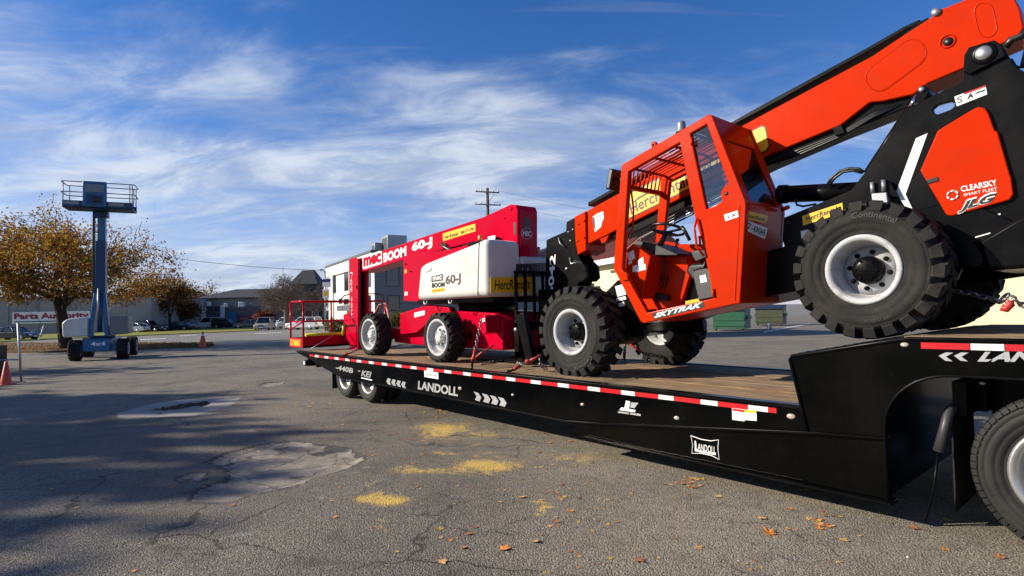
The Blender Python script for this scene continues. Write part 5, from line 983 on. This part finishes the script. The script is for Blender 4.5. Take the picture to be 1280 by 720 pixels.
# openings of the dark side: built on the end face
def end_pt(px_, py_):
    d = ray(px_, py_); u = (C-Lp); u.z = 0; u.normalize(); o = Vector((0, 0, CAMH)); cc_ = Vector((C.x, C.y, 0))+u*.06; t = (cc_-o).dot(u)/d.dot(u); q = o+d*t; n = Vector((-u.y, u.x, 0)); return ((q-cc_).dot(n), q.z-min(C.z, Lp.z))
def end_win(p, mull=0):
    a = end_pt(p[0], p[3]); b = end_pt(p[2], p[1]); y0, y1 = sorted((a[0], b[0])); z0, z1 = sorted((a[1], b[1])); x = ln+.06
    f = obj('window', MB().plate([(y0-.08, z0-.08), (y1+.08, z0-.08), (y1+.08, z1+.08), (y0-.08, z1+.08)], [[(y0, z0), (y1, z0), (y1, z1), (y0, z1)]], lambda a_, b_, q: (q, a_, b_), x-.02, x+.05), FRAME, r); obj('pane', MB().box(x-.01, x+.015, y0, y1, z0, z1), DGLASS, f)
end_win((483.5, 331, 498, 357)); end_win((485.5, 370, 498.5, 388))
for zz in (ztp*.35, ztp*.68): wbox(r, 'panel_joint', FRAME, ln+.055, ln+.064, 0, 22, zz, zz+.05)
for (x0, x1, y0, y1, z1) in ((ln-4.4, ln-3.0, .9, 1.9, 1.2), (ln-3.4, ln-1.2, 1.8, 4.0, 1.9)): hv = wbox(r, 'roof_air_unit', GALV, x0, x1, y0, y1, ztp+.06, ztp+z1, bev=.03); wbox(r, 'air_unit_grille', FRAME, x0+.2, x1-.2, y0-.02, y0-.002, ztp+.3, ztp+z1-.3, par=hv)
# tan building with red-brown roof
r, ln, lw = facade('tan_building', 'cream building with ribbed red brown roof behind the telehandler nose', B(722, 36), B(786, 30)); zv = lw(740, 334)[1]
obj('wall', MB().box(0, ln, 0, 3.4, -1, zv), CREAM, r); obj('gutter', MB().box(-.3, ln+.3, -.5, -.003, zv-.05, zv+.25), STUCCO, r); zr = lw(768, 298)[1]
rf = obj('roof', MB().add([(-.3, -.45, zv+.26), (ln+.3, -.45, zv+.26), (ln+.3, 1.7, zr+.5), (-.3, 1.7, zr+.5), (ln+.3, 3.8, zv+.26), (-.3, 3.8, zv+.26)], [(0, 1, 2, 3), (3, 2, 4, 5), (0, 3, 5), (1, 4, 2), (0, 5, 4, 1)]), TERRA, r)
n_ = int(ln/.38)
for k in range(n_): u = k*.38; obj('roof_rib', MB().add([(u, -.45, zv+.27), (u+.12, -.45, zv+.27), (u+.12, 1.7, zr+.51), (u, 1.7, zr+.51), (u, -.45, zv+.35), (u+.12, -.45, zv+.35), (u+.12, 1.7, zr+.58), (u, 1.7, zr+.58)], [(4, 5, 6, 7), (0, 1, 5, 4), (1, 2, 6, 5), (3, 0, 4, 7), (2, 3, 7, 6)]), TERRA, rf)
u0, u1, z0, z1 = tag_px(lw, (744, 328, 768, 333), -.8); wbox(r, 'porch_beam', DGREY, u0, u1, -.8, -.51, z0, z1-.02)
u0, u1, z0, z1 = tag_px(lw, (729, 344, 737, 364), -.1); wbox(r, 'meter_box', STUCCO, u0, u1, -.3, -.003, z0, z1); u0, u1, z0, z1 = tag_px(lw, (730, 354, 741, 375), -.4); wbox(r, 'equipment_box', DGREY, u0, u1, -.6, -.301, -.5, z1)
wbox(r, 'downpipe', STUCCO, ln*.3, ln*.3+.12, -.14, -.003, -1, zv-.06)
# cream wall to the right
x0 = S(1186, 380, 24)[0]
r = root('cream_building', (x0, 24, 0), 'sunlit cream building seen behind the telehandler rear tyres', 'building'); obj('wall', MB().box(x0, x0+6, 24, 30, -.5, 4.6), CREAM, r); obj('plinth', MB().box(x0-.02, x0+6, 23.95, 23.99, -.5, .25), MGREY, r); obj('coping', MB().box(x0-.1, x0+6.1, 23.85, 30.1, 4.6, 4.8), STUCCO, r); obj('door', MB().box(x0+4, x0+5.1, 23.93, 23.998, .26, 2.3), DGREY, r)
# ------------------------------------------------------------------ dumpsters
DGRN = M_('dumpster_green', (.018, .10, .055), .5, var=.15, dirt=(.07, .06, .04), da=.4, ds=1.5); DOLV = M_('dumpster_olive', (.05, .06, .03), .55, var=.15, dirt=(.06, .05, .04), da=.5, ds=1.2)
def dumpster(label, k, l, mat, w_=2.0, d_=1.9, h=1.55):
    k, l = Vector(k), Vector(l); ang = math.atan2(l.y-k.y, l.x-k.x); r = root('dumpster', k, label, 'dumpster', 'dumpsters behind the trailer', world=False, rotz=ang)
    obj('bin', MB().add([(0, 0, .12), (w_, 0, .12), (w_, d_, .12), (0, d_, .12), (0, -.05, h*.8), (w_, -.05, h*.8), (w_, d_, h), (0, d_, h)], [(0, 1, 2, 3), (0, 1, 5, 4), (1, 2, 6, 5), (2, 3, 7, 6), (3, 0, 4, 7), (4, 5, 6, 7)]), mat, r, bev=.02)
    obj('lid', MB().add([(-.04, -.1, h*.8+.02), (w_+.04, -.1, h*.8+.02), (w_+.04, d_, h+.02), (-.04, d_, h+.02), (-.04, -.1, h*.8+.07), (w_+.04, -.1, h*.8+.07), (w_+.04, d_, h+.07), (-.04, d_, h+.07)], [(0, 1, 5, 4), (4, 5, 6, 7), (1, 2, 6, 5), (2, 3, 7, 6), (3, 0, 4, 7)]), VBLACK, r)
    for u in (0, w_): obj('fork_pocket', MB().box(u-.12 if u == 0 else u+.003, u-.003 if u == 0 else u+.12, .3, d_-.3, .72, .95), mat, r, bev=.01)
    for z in (.3, .66): obj('rib', MB().box(.05, w_-.05, -.055, -.02, z, z+.10), mat, r)
    for u in (.15, w_-.15): obj('caster', MB().lathe([(0, -.03), (.06, -.03), (.06, .03), (0, .03)], (u, .2, .06), 'y', 12), VBLACK, r)
    return r
K = G(932, 413.5); e_ = (G(895, 413.8)-K); e_.z = 0; e_.normalize()
dumpster('green dumpster with its lit side to the left', K+e_*2.0, K, DGRN); K2 = K+Vector((e_.y, -e_.x, 0))*-.0
pd2 = G(974, 407.5); d2 = dumpster('olive dumpster with a yellow sticker under the cab', pd2+e_*2.0+Vector((.2, .3, 0)), pd2+Vector((.2, .3, 0)), DOLV)
obj('sticker', MB().box(2.0, 2.012, .35, 1.3, .85, 1.1), YELLOW, d2)
bk = root('bucket', G(962, 412.6), 'small white bucket standing by the dumpsters', 'bucket', world=False); obj('pail', MB().lathe([(0, 0), (.14, 0), (.16, .38), (.17, .38), (.17, .40), (.15, .40), (.13, .05), (0, .04)], (0, 0, 0), 'z', 20), WHITE, bk); obj('handle', MB().tube([(-.17, 0, .36), (-.13, .02, .45), (0, .03, .5), (.13, .02, .45), (.17, 0, .36)], .008, 5), GALV, bk)
# ------------------------------------------------------------------ poles and wires
POLEW = M_('pole_wood', (.10, .075, .055), .9, var=.3, vs_=4, bump=.5, bs=20, stretch=(8, 8, .6))
Dp = 48; pb = B(612, Dp); zt = ZT(612, 234, Dp)
r = root('utility_pole', pb, 'wooden utility pole with two crossarms behind the red boom', 'utility pole', world=False); hh = zt-pb.z
obj('pole', MB().tube([(0, 0, -.3), (0, 0, hh)], [.17, .12], 12), POLEW, r); dx = Vector((rt0.x, rt0.y, 0))*.95+Vector((fw.x, fw.y, 0))*.35
for zz, k in ((ZT(612, 239, Dp)-pb.z, 1.0), (ZT(612, 255, Dp)-pb.z, 1.1)):
    c = Vector((0, 0, zz)); obj('crossarm', MB().tube([c-dx*k, c+dx*k], .065, 4), POLEW if zz > hh-.5 else GALV, r)
    for s_ in (-.92, -.5, .5, .92): q = c+dx*k*s_; obj('insulator', MB().lathe([(.03, .05), (.06, .1), (.035, .13), (.06, .17), (.03, .2), (0, .22)], q, 'z', 8), GALV, r)
obj('brace', MB().tube([Vector((0, 0, hh-1.3)), dx*.6+Vector((0, 0, hh-.45))], .02, 4), GALV, r)
def wire(label, A, Bp, sag, rr=.009): 
    A, Bp = Vector(A), Vector(Bp); pts = [A.lerp(Bp, t/16)-Vector((0, 0, sag*4*(t/16)*(1-t/16))) for t in range(17)]; obj('overhead_wire', MB().tube(pts, rr, 4), VBLACK, label=label, cat='wire')
Wd = lambda a, b, d_: Vector((0, 0, CAMH))+ray(a, b)*d_
wire('single overhead wire crossing the sky left of the sign pole', Wd(-140, 245, 60), Wd(405, 338, 70), 1.6, .03)
wire('upper power line running right from the utility pole', pb+dx*.9+Vector((0, 0, hh-.15)), Wd(980, 285, 60), .8); wire('lower power line running right from the utility pole', pb+dx*.5+Vector((0, 0, hh-1.1)), Wd(980, 300, 60), .9)
Dp = 70; pb = B(406.5, Dp); r = root('sign_pole', pb, 'slim pole with lamp arm and two shop signs left of the office', 'sign pole', world=False, rotz=YAW); zz = lambda y: ZT(406, y, Dp)-pb.z; s1 = Dp/FPX
obj('pole', MB().tube([(0, 0, -.2), (0, 0, zz(339))], .09, 8), GALV, r); obj('lamp_arm', MB().tube([(0, 0, zz(340)), (-.25, 0, zz(337))], .04, 6).box(-.55, -.2, -.1, .1, zz(338), zz(336.3)), FRAME, r)
s_ = obj('sign_panel', MB().box(-.2, .75, -.2, -.1, zz(359), zz(348)), VWHITE, r, bev=.02); obj('sign_band', MB().box(-.19, .74, -.215, -.202, zz(352.5), zz(349)), BLUS, s_); s_ = obj('sign_panel', MB().box(-.2, .55, -.2, -.1, zz(373), zz(361.5)), VWHITE, r, bev=.02); obj('sign_band', MB().box(-.1, .45, -.215, -.202, zz(370), zz(364)), YELLOW, s_)
# ------------------------------------------------------------------ fence gate, stake, cones
gb = G(26.5, 478); gt = gb+Vector((0, 0, 1.62)); rl = -rt0
r = root('gate_panel', gb, 'grey steel tube gate panel at the left edge', 'gate'); obj('post', MB().tube([gb, gt-rt0*.1], .03, 8), GALV, r); obj('post', MB().tube([gb+rl*2.4, gt+rl*2.4], .03, 8), GALV, r)
for z in (.02, .62, 1.55): obj('rail', MB().tube([gb+Vector((0, 0, z)), gb+rl*2.4+Vector((0, 0, z))], .02, 8), GALV, r)
mb = MB()
for k in range(40): a = gb+rl*(.42+k*.05); mb.tube([a+Vector((0, 0, .03)), a+Vector((0, 0, 1.0))], .004, 3)
for k in range(18): z = .05+k*.055; mb.tube([gb+rl*.42+Vector((0, 0, z)), gb+rl*2.4+Vector((0, 0, z))], .004, 3)
obj('mesh', mb, BLKSAT, r, kind='stuff'); obj('dark_screen', MB().add([gb+rl*.40+Vector((0, 0, .03)), gb+rl*2.4+Vector((0, 0, .03)), gb+rl*2.4+Vector((0, 0, 1.02)), gb+rl*.40+Vector((0, 0, 1.02)), gb+rl*.40+fw*.01+Vector((0, 0, .03)), gb+rl*2.4+fw*.01+Vector((0, 0, .03)), gb+rl*2.4+fw*.01+Vector((0, 0, 1.02)), gb+rl*.40+fw*.01+Vector((0, 0, 1.02))], [(0, 1, 2, 3), (7, 6, 5, 4), (0, 3, 7, 4)]), GREYP, r)
obj('foot', MB().box(-.25, .1, -.04, .04, 0, .03, Matrix.Translation(gb) @ Matrix.Rotation(YAW, 4, 'Z')), GALV, r)
a = G(48, 427); b = a+Vector((0, 0, ZT(56, 408, 50)-a.z))+rt0*.5
obj('marker_stake', MB().tube([a, b], .05, 6), WHITE, label='thin white stake leaning in the grass verge', cat='stake')
CONE = M_('cone_orange', (.62, .075, .03), .5, dirt=(.2, .05, .03), da=.4, ds=5)
def cone(label, p, h):
    r = root('traffic_cone', p, label, 'traffic cone', 'traffic cones', world=False, rotz=.4); k = h/.7
    obj('cone', MB().lathe([(.15*k, .03*k), (.145*k, .06*k), (.035*k, .69*k), (.02*k, .7*k), (0, .7*k)], (0, 0, 0), 'z', 20), CONE, r); obj('base', MB().box(-.19*k, .19*k, -.19*k, .19*k, 0, .035*k), CONE if h < .8 else VBLACK, r, bev=.01)
    obj('white_band', MB().lathe([(.108*k, .26*k), (.082*k, .42*k)], (0, 0, 0), 'z', 20), WHT_T, r)
    if h > .8: obj('white_band', MB().lathe([(.068*k, .50*k), (.052*k, .6*k)], (0, 0, 0), 'z', 20), WHT_T, r)
cone('orange traffic cone beside the gate post', G(7.5, 481), .62); cone('striped traffic cone at the end of the mulch bed', G(253.5, 434.5), .95)

# ------------------------------------------------------------------ blue boom lift
pL, pR = B(93, 25.2), B(151, 25.9); lat = pR-pL; bl_ang = math.atan2(lat.y, lat.x); ctr = (pL+pR)/2; wd = math.hypot(lat.x, lat.y)/2
r = root('blue_boom_lift', (ctr.x, ctr.y, ctr.z), 'dark blue boom lift with raised work platform before the autumn tree', 'boom lift', world=False, rotz=bl_ang)
bw = make_wheel(.45, .42, .24, .03, 16, RIMW, BLUED, None, (0, 0, 0), nb=6, hub_r=.09, boltr=.13, depth=.1, skew=.3); bw.parent = r
for i, (x, y) in enumerate(((-wd+.05, 0), (wd+.10, 0), (-wd+.05, 2.3), (wd+.10, 2.3))):
    q = bw if i == 0 else link_copy(bw, r); q.location = (x-.21 if x < 0 else x+.21, y, .45); q.rotation_euler = (0, 0, -math.pi/2 if x < 0 else math.pi/2)
obj('axle', MB().box(-wd+.2, wd-.05, -.12, .12, .40, .68), BLUE, r, bev=.02); obj('axle', MB().box(-wd+.2, wd-.05, 2.18, 2.42, .40, .68), BLUE, r, bev=.02)
ch = obj('chassis', MB().box(-.5, .5, -.28, 2.5, .38, .92), BLUE, r, bev=.04); obj('lettering', text_mb('4x4', (-.2, -.28, .62), (.32, -.28, .62), (-.2, -.28, .80), off=.006, bold=.02), VWHITE, ch, recalc=False)
obj('turntable', MB().lathe([(0, .92), (.5, .92), (.5, 1.02), (0, 1.02)], (0, .9, 0), 'z', 24), BLUED, r)
obj('white_cover', MB().prism([(-1.22, 1.02), (-1.26, 1.62), (-1.1, 1.78), (-.36, 1.88), (-.36, 1.02)], -.1, 1.3), COWL, r, bev=.07, seg=4, label='off-white engine cover'); obj('grey_cover', MB().prism([(.44, 1.05), (.44, 1.86), (1.12, 1.86), (1.14, 1.1)], -.1, 1.3), M_('cover_grey', (.16, .165, .17), .5), r, bev=.06, seg=3, label='grey equipment cover')
for sx in (-.3, .32): obj('riser_arm', MB().hexa([(sx-.09, .1, 1.0), (sx+.09, .1, 1.0), (sx+.09, .5, 1.0), (sx-.09, .5, 1.0), (sx*.45-.08, .3, 2.9), (sx*.45+.08, .3, 2.9), (sx*.45+.08, .5, 2.9), (sx*.45-.08, .5, 2.9)]), BLUE, r, bev=.015)
obj('lift_cylinder', MB().tube([(.05, .15, 1.2), (.05, .25, 2.9)], .09, 12), BLUED, r); obj('cylinder_rod', MB().tube([(-.02, .1, 1.7), (-.02, .2, 3.1)], .04, 10), GALV, r)
zf = ZT(122, 262, 25.5)-ctr.z
obj('lower_boom', MB().box(-.17, .21, .3, .75, 2.3, 5.2), BLUED, r, bev=.02); obj('upper_boom', MB().box(-.10, .19, .36, .68, 5.2, zf), BLUE, r, bev=.02); obj('hose_track', MB().box(-.28, -.19, .35, .5, 2.4, zf-.1), GREYP, r, bev=.01); obj('boom_bracket', MB().box(-.25, .3, .2, .7, zf-.25, zf), BLUED, r, bev=.02)
PW0, PW1 = -1.16, 1.36; pfl = obj('platform_floor', MB().box(PW0, PW1, -.6, .5, zf, zf+.06).box(PW0, PW1, -.6, -.57, zf, zf+.30).box(PW0, PW1, .47, .5, zf, zf+.30), BLUED, r, bev=.01)
for u in (-.85, .75): obj('floor_label', MB().box(u-.28, u+.28, -.612, -.602, zf+.12, zf+.26), M_('dull_label', (.30, .29, .28), .6), pfl)
for z in (.66, 1.10): obj('guard_rail', MB().tube([(PW0, -.58, zf+z), (PW1, -.58, zf+z), (PW1+.06, -.52, zf+z), (PW1+.06, .42, zf+z), (PW1, .48, zf+z), (PW0, .48, zf+z), (PW0-.06, .42, zf+z), (PW0-.06, -.52, zf+z)], .02, 8, closed=True), BLUED, r)
for x in (PW0+.03, PW1-.03, PW1-.12):
    for y in (-.58, .48): obj('rail_post', MB().tube([(x, y, zf), (x, y, zf+1.10)], .02, 6), BLUED, r)
cn = obj('control_console', MB().box(-.42, .42, -.78, -.6, zf+.04, zf+1.12), BLUE, r, bev=.03); obj('console_panel', MB().box(-.32, .34, -.80, -.785, zf+.66, zf+.98), M_('panel_grey', (.22, .24, .26), .5, var=.5, vs_=9), cn); obj('console_recess', MB().box(-.28, .30, -.79, -.782, zf+.12, zf+.55), BLUED, cn); obj('console_control', MB().box(-.05, .18, -.86, -.795, zf+.25, zf+.45), VBLACK, cn, bev=.02)

# ------------------------------------------------------------------ parked cars
TAIL = M_('tail_lamp_red', (.25, .01, .01), .3); HEAD = M_('head_lamp', (.6, .62, .65), .15, coat=.5)
def car(label, p, ang, kind, paint, group='cars parked across the street'):
    r = root('parked_car', p, label, 'car', group, world=False, rotz=ang)
    Ln, Wd_, Hh, gh = {'sedan': (4.7, 1.8, 1.45, .92), 'suv': (4.7, 1.88, 1.72, 1.05), 'van': (5.0, 1.95, 1.82, 1.0), 'bigsuv': (5.3, 2.0, 1.95, 1.15)}[kind]; h2 = Ln/2; w2 = Wd_/2
    nose = .72 if kind == 'sedan' else .85
    low = [(-h2, .38), (-h2+.03, gh-.12), (-h2+.15, gh), (h2*.36, gh), (h2*.92, gh-.18), (h2, nose-.14), (h2, .32), (h2*.80, .26), (-h2*.85, .28)]
    obj('body', MB().prism(low, -w2, w2), paint, r, bev=.09, seg=3)
    fr0, fr1 = h2*.38, h2*(.10 if kind != 'van' else .22); rr0, rr1 = (-h2*.86, -h2*.48) if kind == 'sedan' else (-h2*.97, -h2*.86)
    t_ = w2*.80; gv = [(rr0, -w2*.95, gh-.02), (fr0, -w2*.95, gh-.02), (fr0, w2*.95, gh-.02), (rr0, w2*.95, gh-.02), (rr1, -t_, Hh-.05), (fr1, -t_, Hh-.05), (fr1, t_, Hh-.05), (rr1, t_, Hh-.05)]
    obj('window', MB().hexa(gv), DGLASS, r, bev=.04); obj('roof', MB().box(rr1-.04, fr1+.04, -t_-.015, t_+.015, Hh-.075, Hh), paint, r, bev=.05, seg=3)
    for s_ in (-1, 1):
        for (xa, xb) in ((fr0, fr1), ((fr0+rr0)/2, (fr1+rr1)/2), (rr0, rr1)): obj('pillar', MB().tube([(xa, s_*w2*.955, gh-.03), (xb, s_*t_*1.0, Hh-.04)], .045, 5), paint, r)
        obj('headlight', MB().box(h2-.22, h2+.012, s_*w2*.62-.2, s_*w2*.62+.2, nose-.2, nose-.04), HEAD, r, bev=.04); obj('tail_light', MB().box(-h2-.012, -h2+.12, s_*w2*.80-.12, s_*w2*.80+.12, gh-.35, gh-.08), TAIL, r, bev=.03); obj('mirror', MB().box(fr0-.18, fr0-.02, s_*(w2+.10)-.08, s_*(w2+.10)+.08, gh, gh+.16), paint, r, bev=.03)
        for x in (-h2*.62, h2*.64):
            t = obj('wheel', MB().lathe([(0, .0), (.20, .0), (.22, .02), (.33, .02), (.345, .06), (.345, .2), (0, .2)], (0, 0, 0), 'y', 20), VBLACK, r); t.location = (x, -w2-.01 if s_ < 0 else w2+.01, .34); t.rotation_euler = (0, 0, 0 if s_ < 0 else math.pi); obj('rim', MB().lathe([(0, -.015), (.06, -.02), (.20, -.005), (.215, .012)], (0, 0, 0), 'y', 14), RIMA, t)
    obj('grille', MB().box(h2-.05, h2+.015, -w2*.38, w2*.38, nose-.30, nose-.10), VBLACK, r, bev=.02); obj('number_plate', MB().box(h2+.0, h2+.03, -.25, .25, .38, .5), VWHITE, r)
    return r
def paintm(n, c): return M_(n, c, .28, coat=.6, var=.04, metal=.2)
CS, CW, CD, CN, CG = paintm('car_silver', (.36, .36, .33)), paintm('car_white', (.66, .67, .68)), paintm('car_black', (.012, .013, .016)), paintm('car_navy', (.02, .025, .04)), paintm('car_grey', (.10, .105, .11))
LEFT = math.atan2(-rt0.y, -rt0.x); TOCAM = math.atan2(-fw.y, -fw.x)
car('silver minivan facing the viewer on the street', B(331, 84), TOCAM+.18, 'van', CS); car('white suv seen from its side behind the red platform rails', B(380, 80), LEFT-.25, 'suv', CW); car('white suv half hidden behind the other white suv', B(357, 92), TOCAM-.5, 'suv', CW)
car('white utility vehicle parked before the dark shop front', B(259, 102), LEFT+.1, 'bigsuv', CW); car('black suv right of the warehouse', B(186, 86), LEFT+math.pi, 'suv', CD); car('navy sedan beside the black suv', B(222, 92), LEFT, 'sedan', CN); car('dark suv right of the white utility vehicle', B(284, 101), LEFT+math.pi, 'suv', CD)
car('dark grey sedan left of the silver minivan', B(311, 100), LEFT+.2, 'sedan', CG); car('black sedan at the left edge on the verge', B(18, 62), LEFT+math.pi-.05, 'sedan', CD); car('pale car partly hidden behind the blue lift', B(164, 84), LEFT, 'sedan', CW); car('dark car at the end of the street row', B(404, 96), LEFT+.3, 'sedan', CD)

# ------------------------------------------------------------------ fallen leaves and grit
LEAFM = [M_('fallen_leaf_orange', (.66, .22, .035), .7, var=.4, vs_=20), M_('fallen_leaf_tan', (.60, .34, .12), .7, var=.35, vs_=20), M_('fallen_leaf_brown', (.34, .13, .05), .8, var=.4, vs_=20), M_('fallen_leaf_yellow', (.58, .36, .06), .7, var=.3, vs_=20)]
def leaf_mb(s, rng):
    pr = [1, .52, .78, .40, .62, .30, .22, .30, .62, .40, .78, .52]; n = len(pr); curl = rng.uniform(.25, .9); V = [(0, 0, .12*s)]
    for i, q in enumerate(pr):
        a = 2*math.pi*i/n; rr_ = q*s*rng.uniform(.85, 1.15); V.append((rr_*math.cos(a), rr_*math.sin(a), max(.004, s*(.10+curl*q*q*.45*(.5+.5*math.sin(a*1.5+rng.uniform(0, 2)))))))
    mb = MB(); mb.add(V, [(0, i+1, (i+1) % n+1) for i in range(n)]); mb.tube([(-.25*s, 0, .12*s), (-.75*s, .05*s, .10*s)], s*.02, 3); return mb
rng = np.random.RandomState(77)
big = [(962, 668, .062, 0, 'large curled orange leaf on the asphalt below the lower arm'), (873, 686, .045, 1, 'tan leaf lying in front of the framed trailer emblem'), (989, 637, .040, 0, 'orange leaf just below the trailer shadow edge'), (1054.5, 676, .045, 1, 'tan leaf nearest the flap hanger rod'), (630, 687.5, .050, 0, 'star shaped orange leaf at the bottom middle'), (1144, 660.7, .05, 2, 'brown leaf at the foot of the hanger rod'), (1184.5, 650.5, .045, 3, 'yellow leaf beside the tractor tyre'),
       (669, 677, .040, 1, 'tan leaf right of the star shaped leaf'), (712, 639, .038, 0, 'rust leaf right of the small powder spot'), (723, 623, .036, 2, 'rust brown leaf farther up near the powder'), (550, 662.5, .042, 3, 'yellow curled leaf left of centre bottom'), (584, 668, .040, 2, 'brown curled leaf beside the yellow one'), (579, 685, .036, 0, 'small orange leaf above the bottom edge'), (553, 701.6, .045, 1, 'tan leaf close to the bottom edge left of centre'), (796.6, 700, .050, 2, 'brown crumpled leaf at the bottom edge'), (651.6, 622, .045, 1, 'tan leaf touching the small powder spot'), (694, 652.5, .038, 2, 'dark brown leaf below the small powder spot'), (953, 648, .042, 1, 'pale tan leaf above the large orange leaf'), (985.5, 661, .030, 3, 'small yellow leaf right of the large orange leaf'), (900, 621, .042, 1, 'tan leaf right of the leaf heap'), (1249.5, 697.6, .04, 2, 'brown leaf under the tractor tyre at the right'), (1182.5, 688, .036, 0, 'orange leaf left of the tractor tyre contact')]
for (a, b, s, m, lb) in big:
    p = G(a, b); o = obj('fallen_leaf', leaf_mb(s*1.25, rng), LEAFM[m], recalc=False, label=lb, cat='leaf', group='larger fallen leaves on the asphalt'); o.location = p; o.rotation_euler = (rng.uniform(-.15, .15), rng.uniform(-.15, .15), rng.uniform(0, 6.28))
sets = [MB() for _ in range(4)]
def scatter(px_, py_, s):
    p = G(px_, py_); mb = leaf_mb(s, rng); mb.xf(Matrix.Translation(p) @ Matrix.Rotation(rng.uniform(0, 6.28), 4, 'Z')); k = rng.choice(4, p=[.25, .3, .3, .15]); sets[k].v, n0 = sets[k].v, len(sets[k].v); sets[k].add(mb.v, mb.f)
for (cx, cy, sx, sy, n, s) in [(859, 604, 13, 5, 26, .028), (1028, 652, 11, 5, 18, .028), (553, 517, 16, 3, 12, .035), (700, 545, 30, 6, 22, .03), (700, 600, 60, 40, 26, .024), (640, 560, 120, 40, 26, .022), (560, 620, 140, 60, 30, .02), (900, 660, 160, 45, 40, .018), (250, 560, 180, 70, 46, .026), (300, 490, 170, 35, 46, .036), (480, 530, 90, 25, 30, .03), (150, 640, 120, 50, 14, .02), (800, 640, 200, 60, 40, .012)]:
    for i in range(n):
        a, b = cx+rng.normal()*sx, cy+rng.normal()*sy
        if b > 436 and 0 < a < 1280 and b < 718: scatter(a, b, s*rng.uniform(.8, 1.7))
lit = ['scatter of small orange leaves across the lot', 'scatter of small tan leaves across the lot', 'scatter of small brown leaves across the lot', 'scatter of small yellow leaves across the lot']
for k in range(4): obj('leaf_litter', sets[k], LEAFM[k], recalc=False, label=lit[k], cat='leaf litter', kind='stuff')
# leaf litter on the mulch bed
V_, F2 = [], []
P_ = []
for i in range(2600):
    a = rng.uniform(-40, 266); lo = 441.5-a*.028; hi = 430.2; b = rng.uniform(hi, lo); q = G(a, b); P_.append((q.x, q.y, q.z+.13))
V_, F2 = leaf_quads(rng, np.array(P_), .06); raw('mulch_leaves', V_, F2, LF_BRN, label='brown leaf litter covering the mulch bed', cat='leaf litter', kind='stuff')
mb = MB()
for i in range(420):
    a, b = rng.uniform(0, 1240), 440+280*rng.uniform(0, 1)**1.3
    p = G(a, b); s = rng.uniform(.004, .011)
    if p.y > 4.7: continue
    V = [p+Vector(rng.uniform(-1, 1, 3))*s+Vector((0, 0, s*.5)) for _ in range(4)]; mb.add(V, [(0, 1, 2), (0, 2, 3), (0, 3, 1), (1, 3, 2)])
obj('loose_grit', mb, M_('grit', (.42, .40, .36), .8, var=.4, vs_=40), label='pale grit and crumbs scattered over the asphalt', cat='grit', kind='stuff')
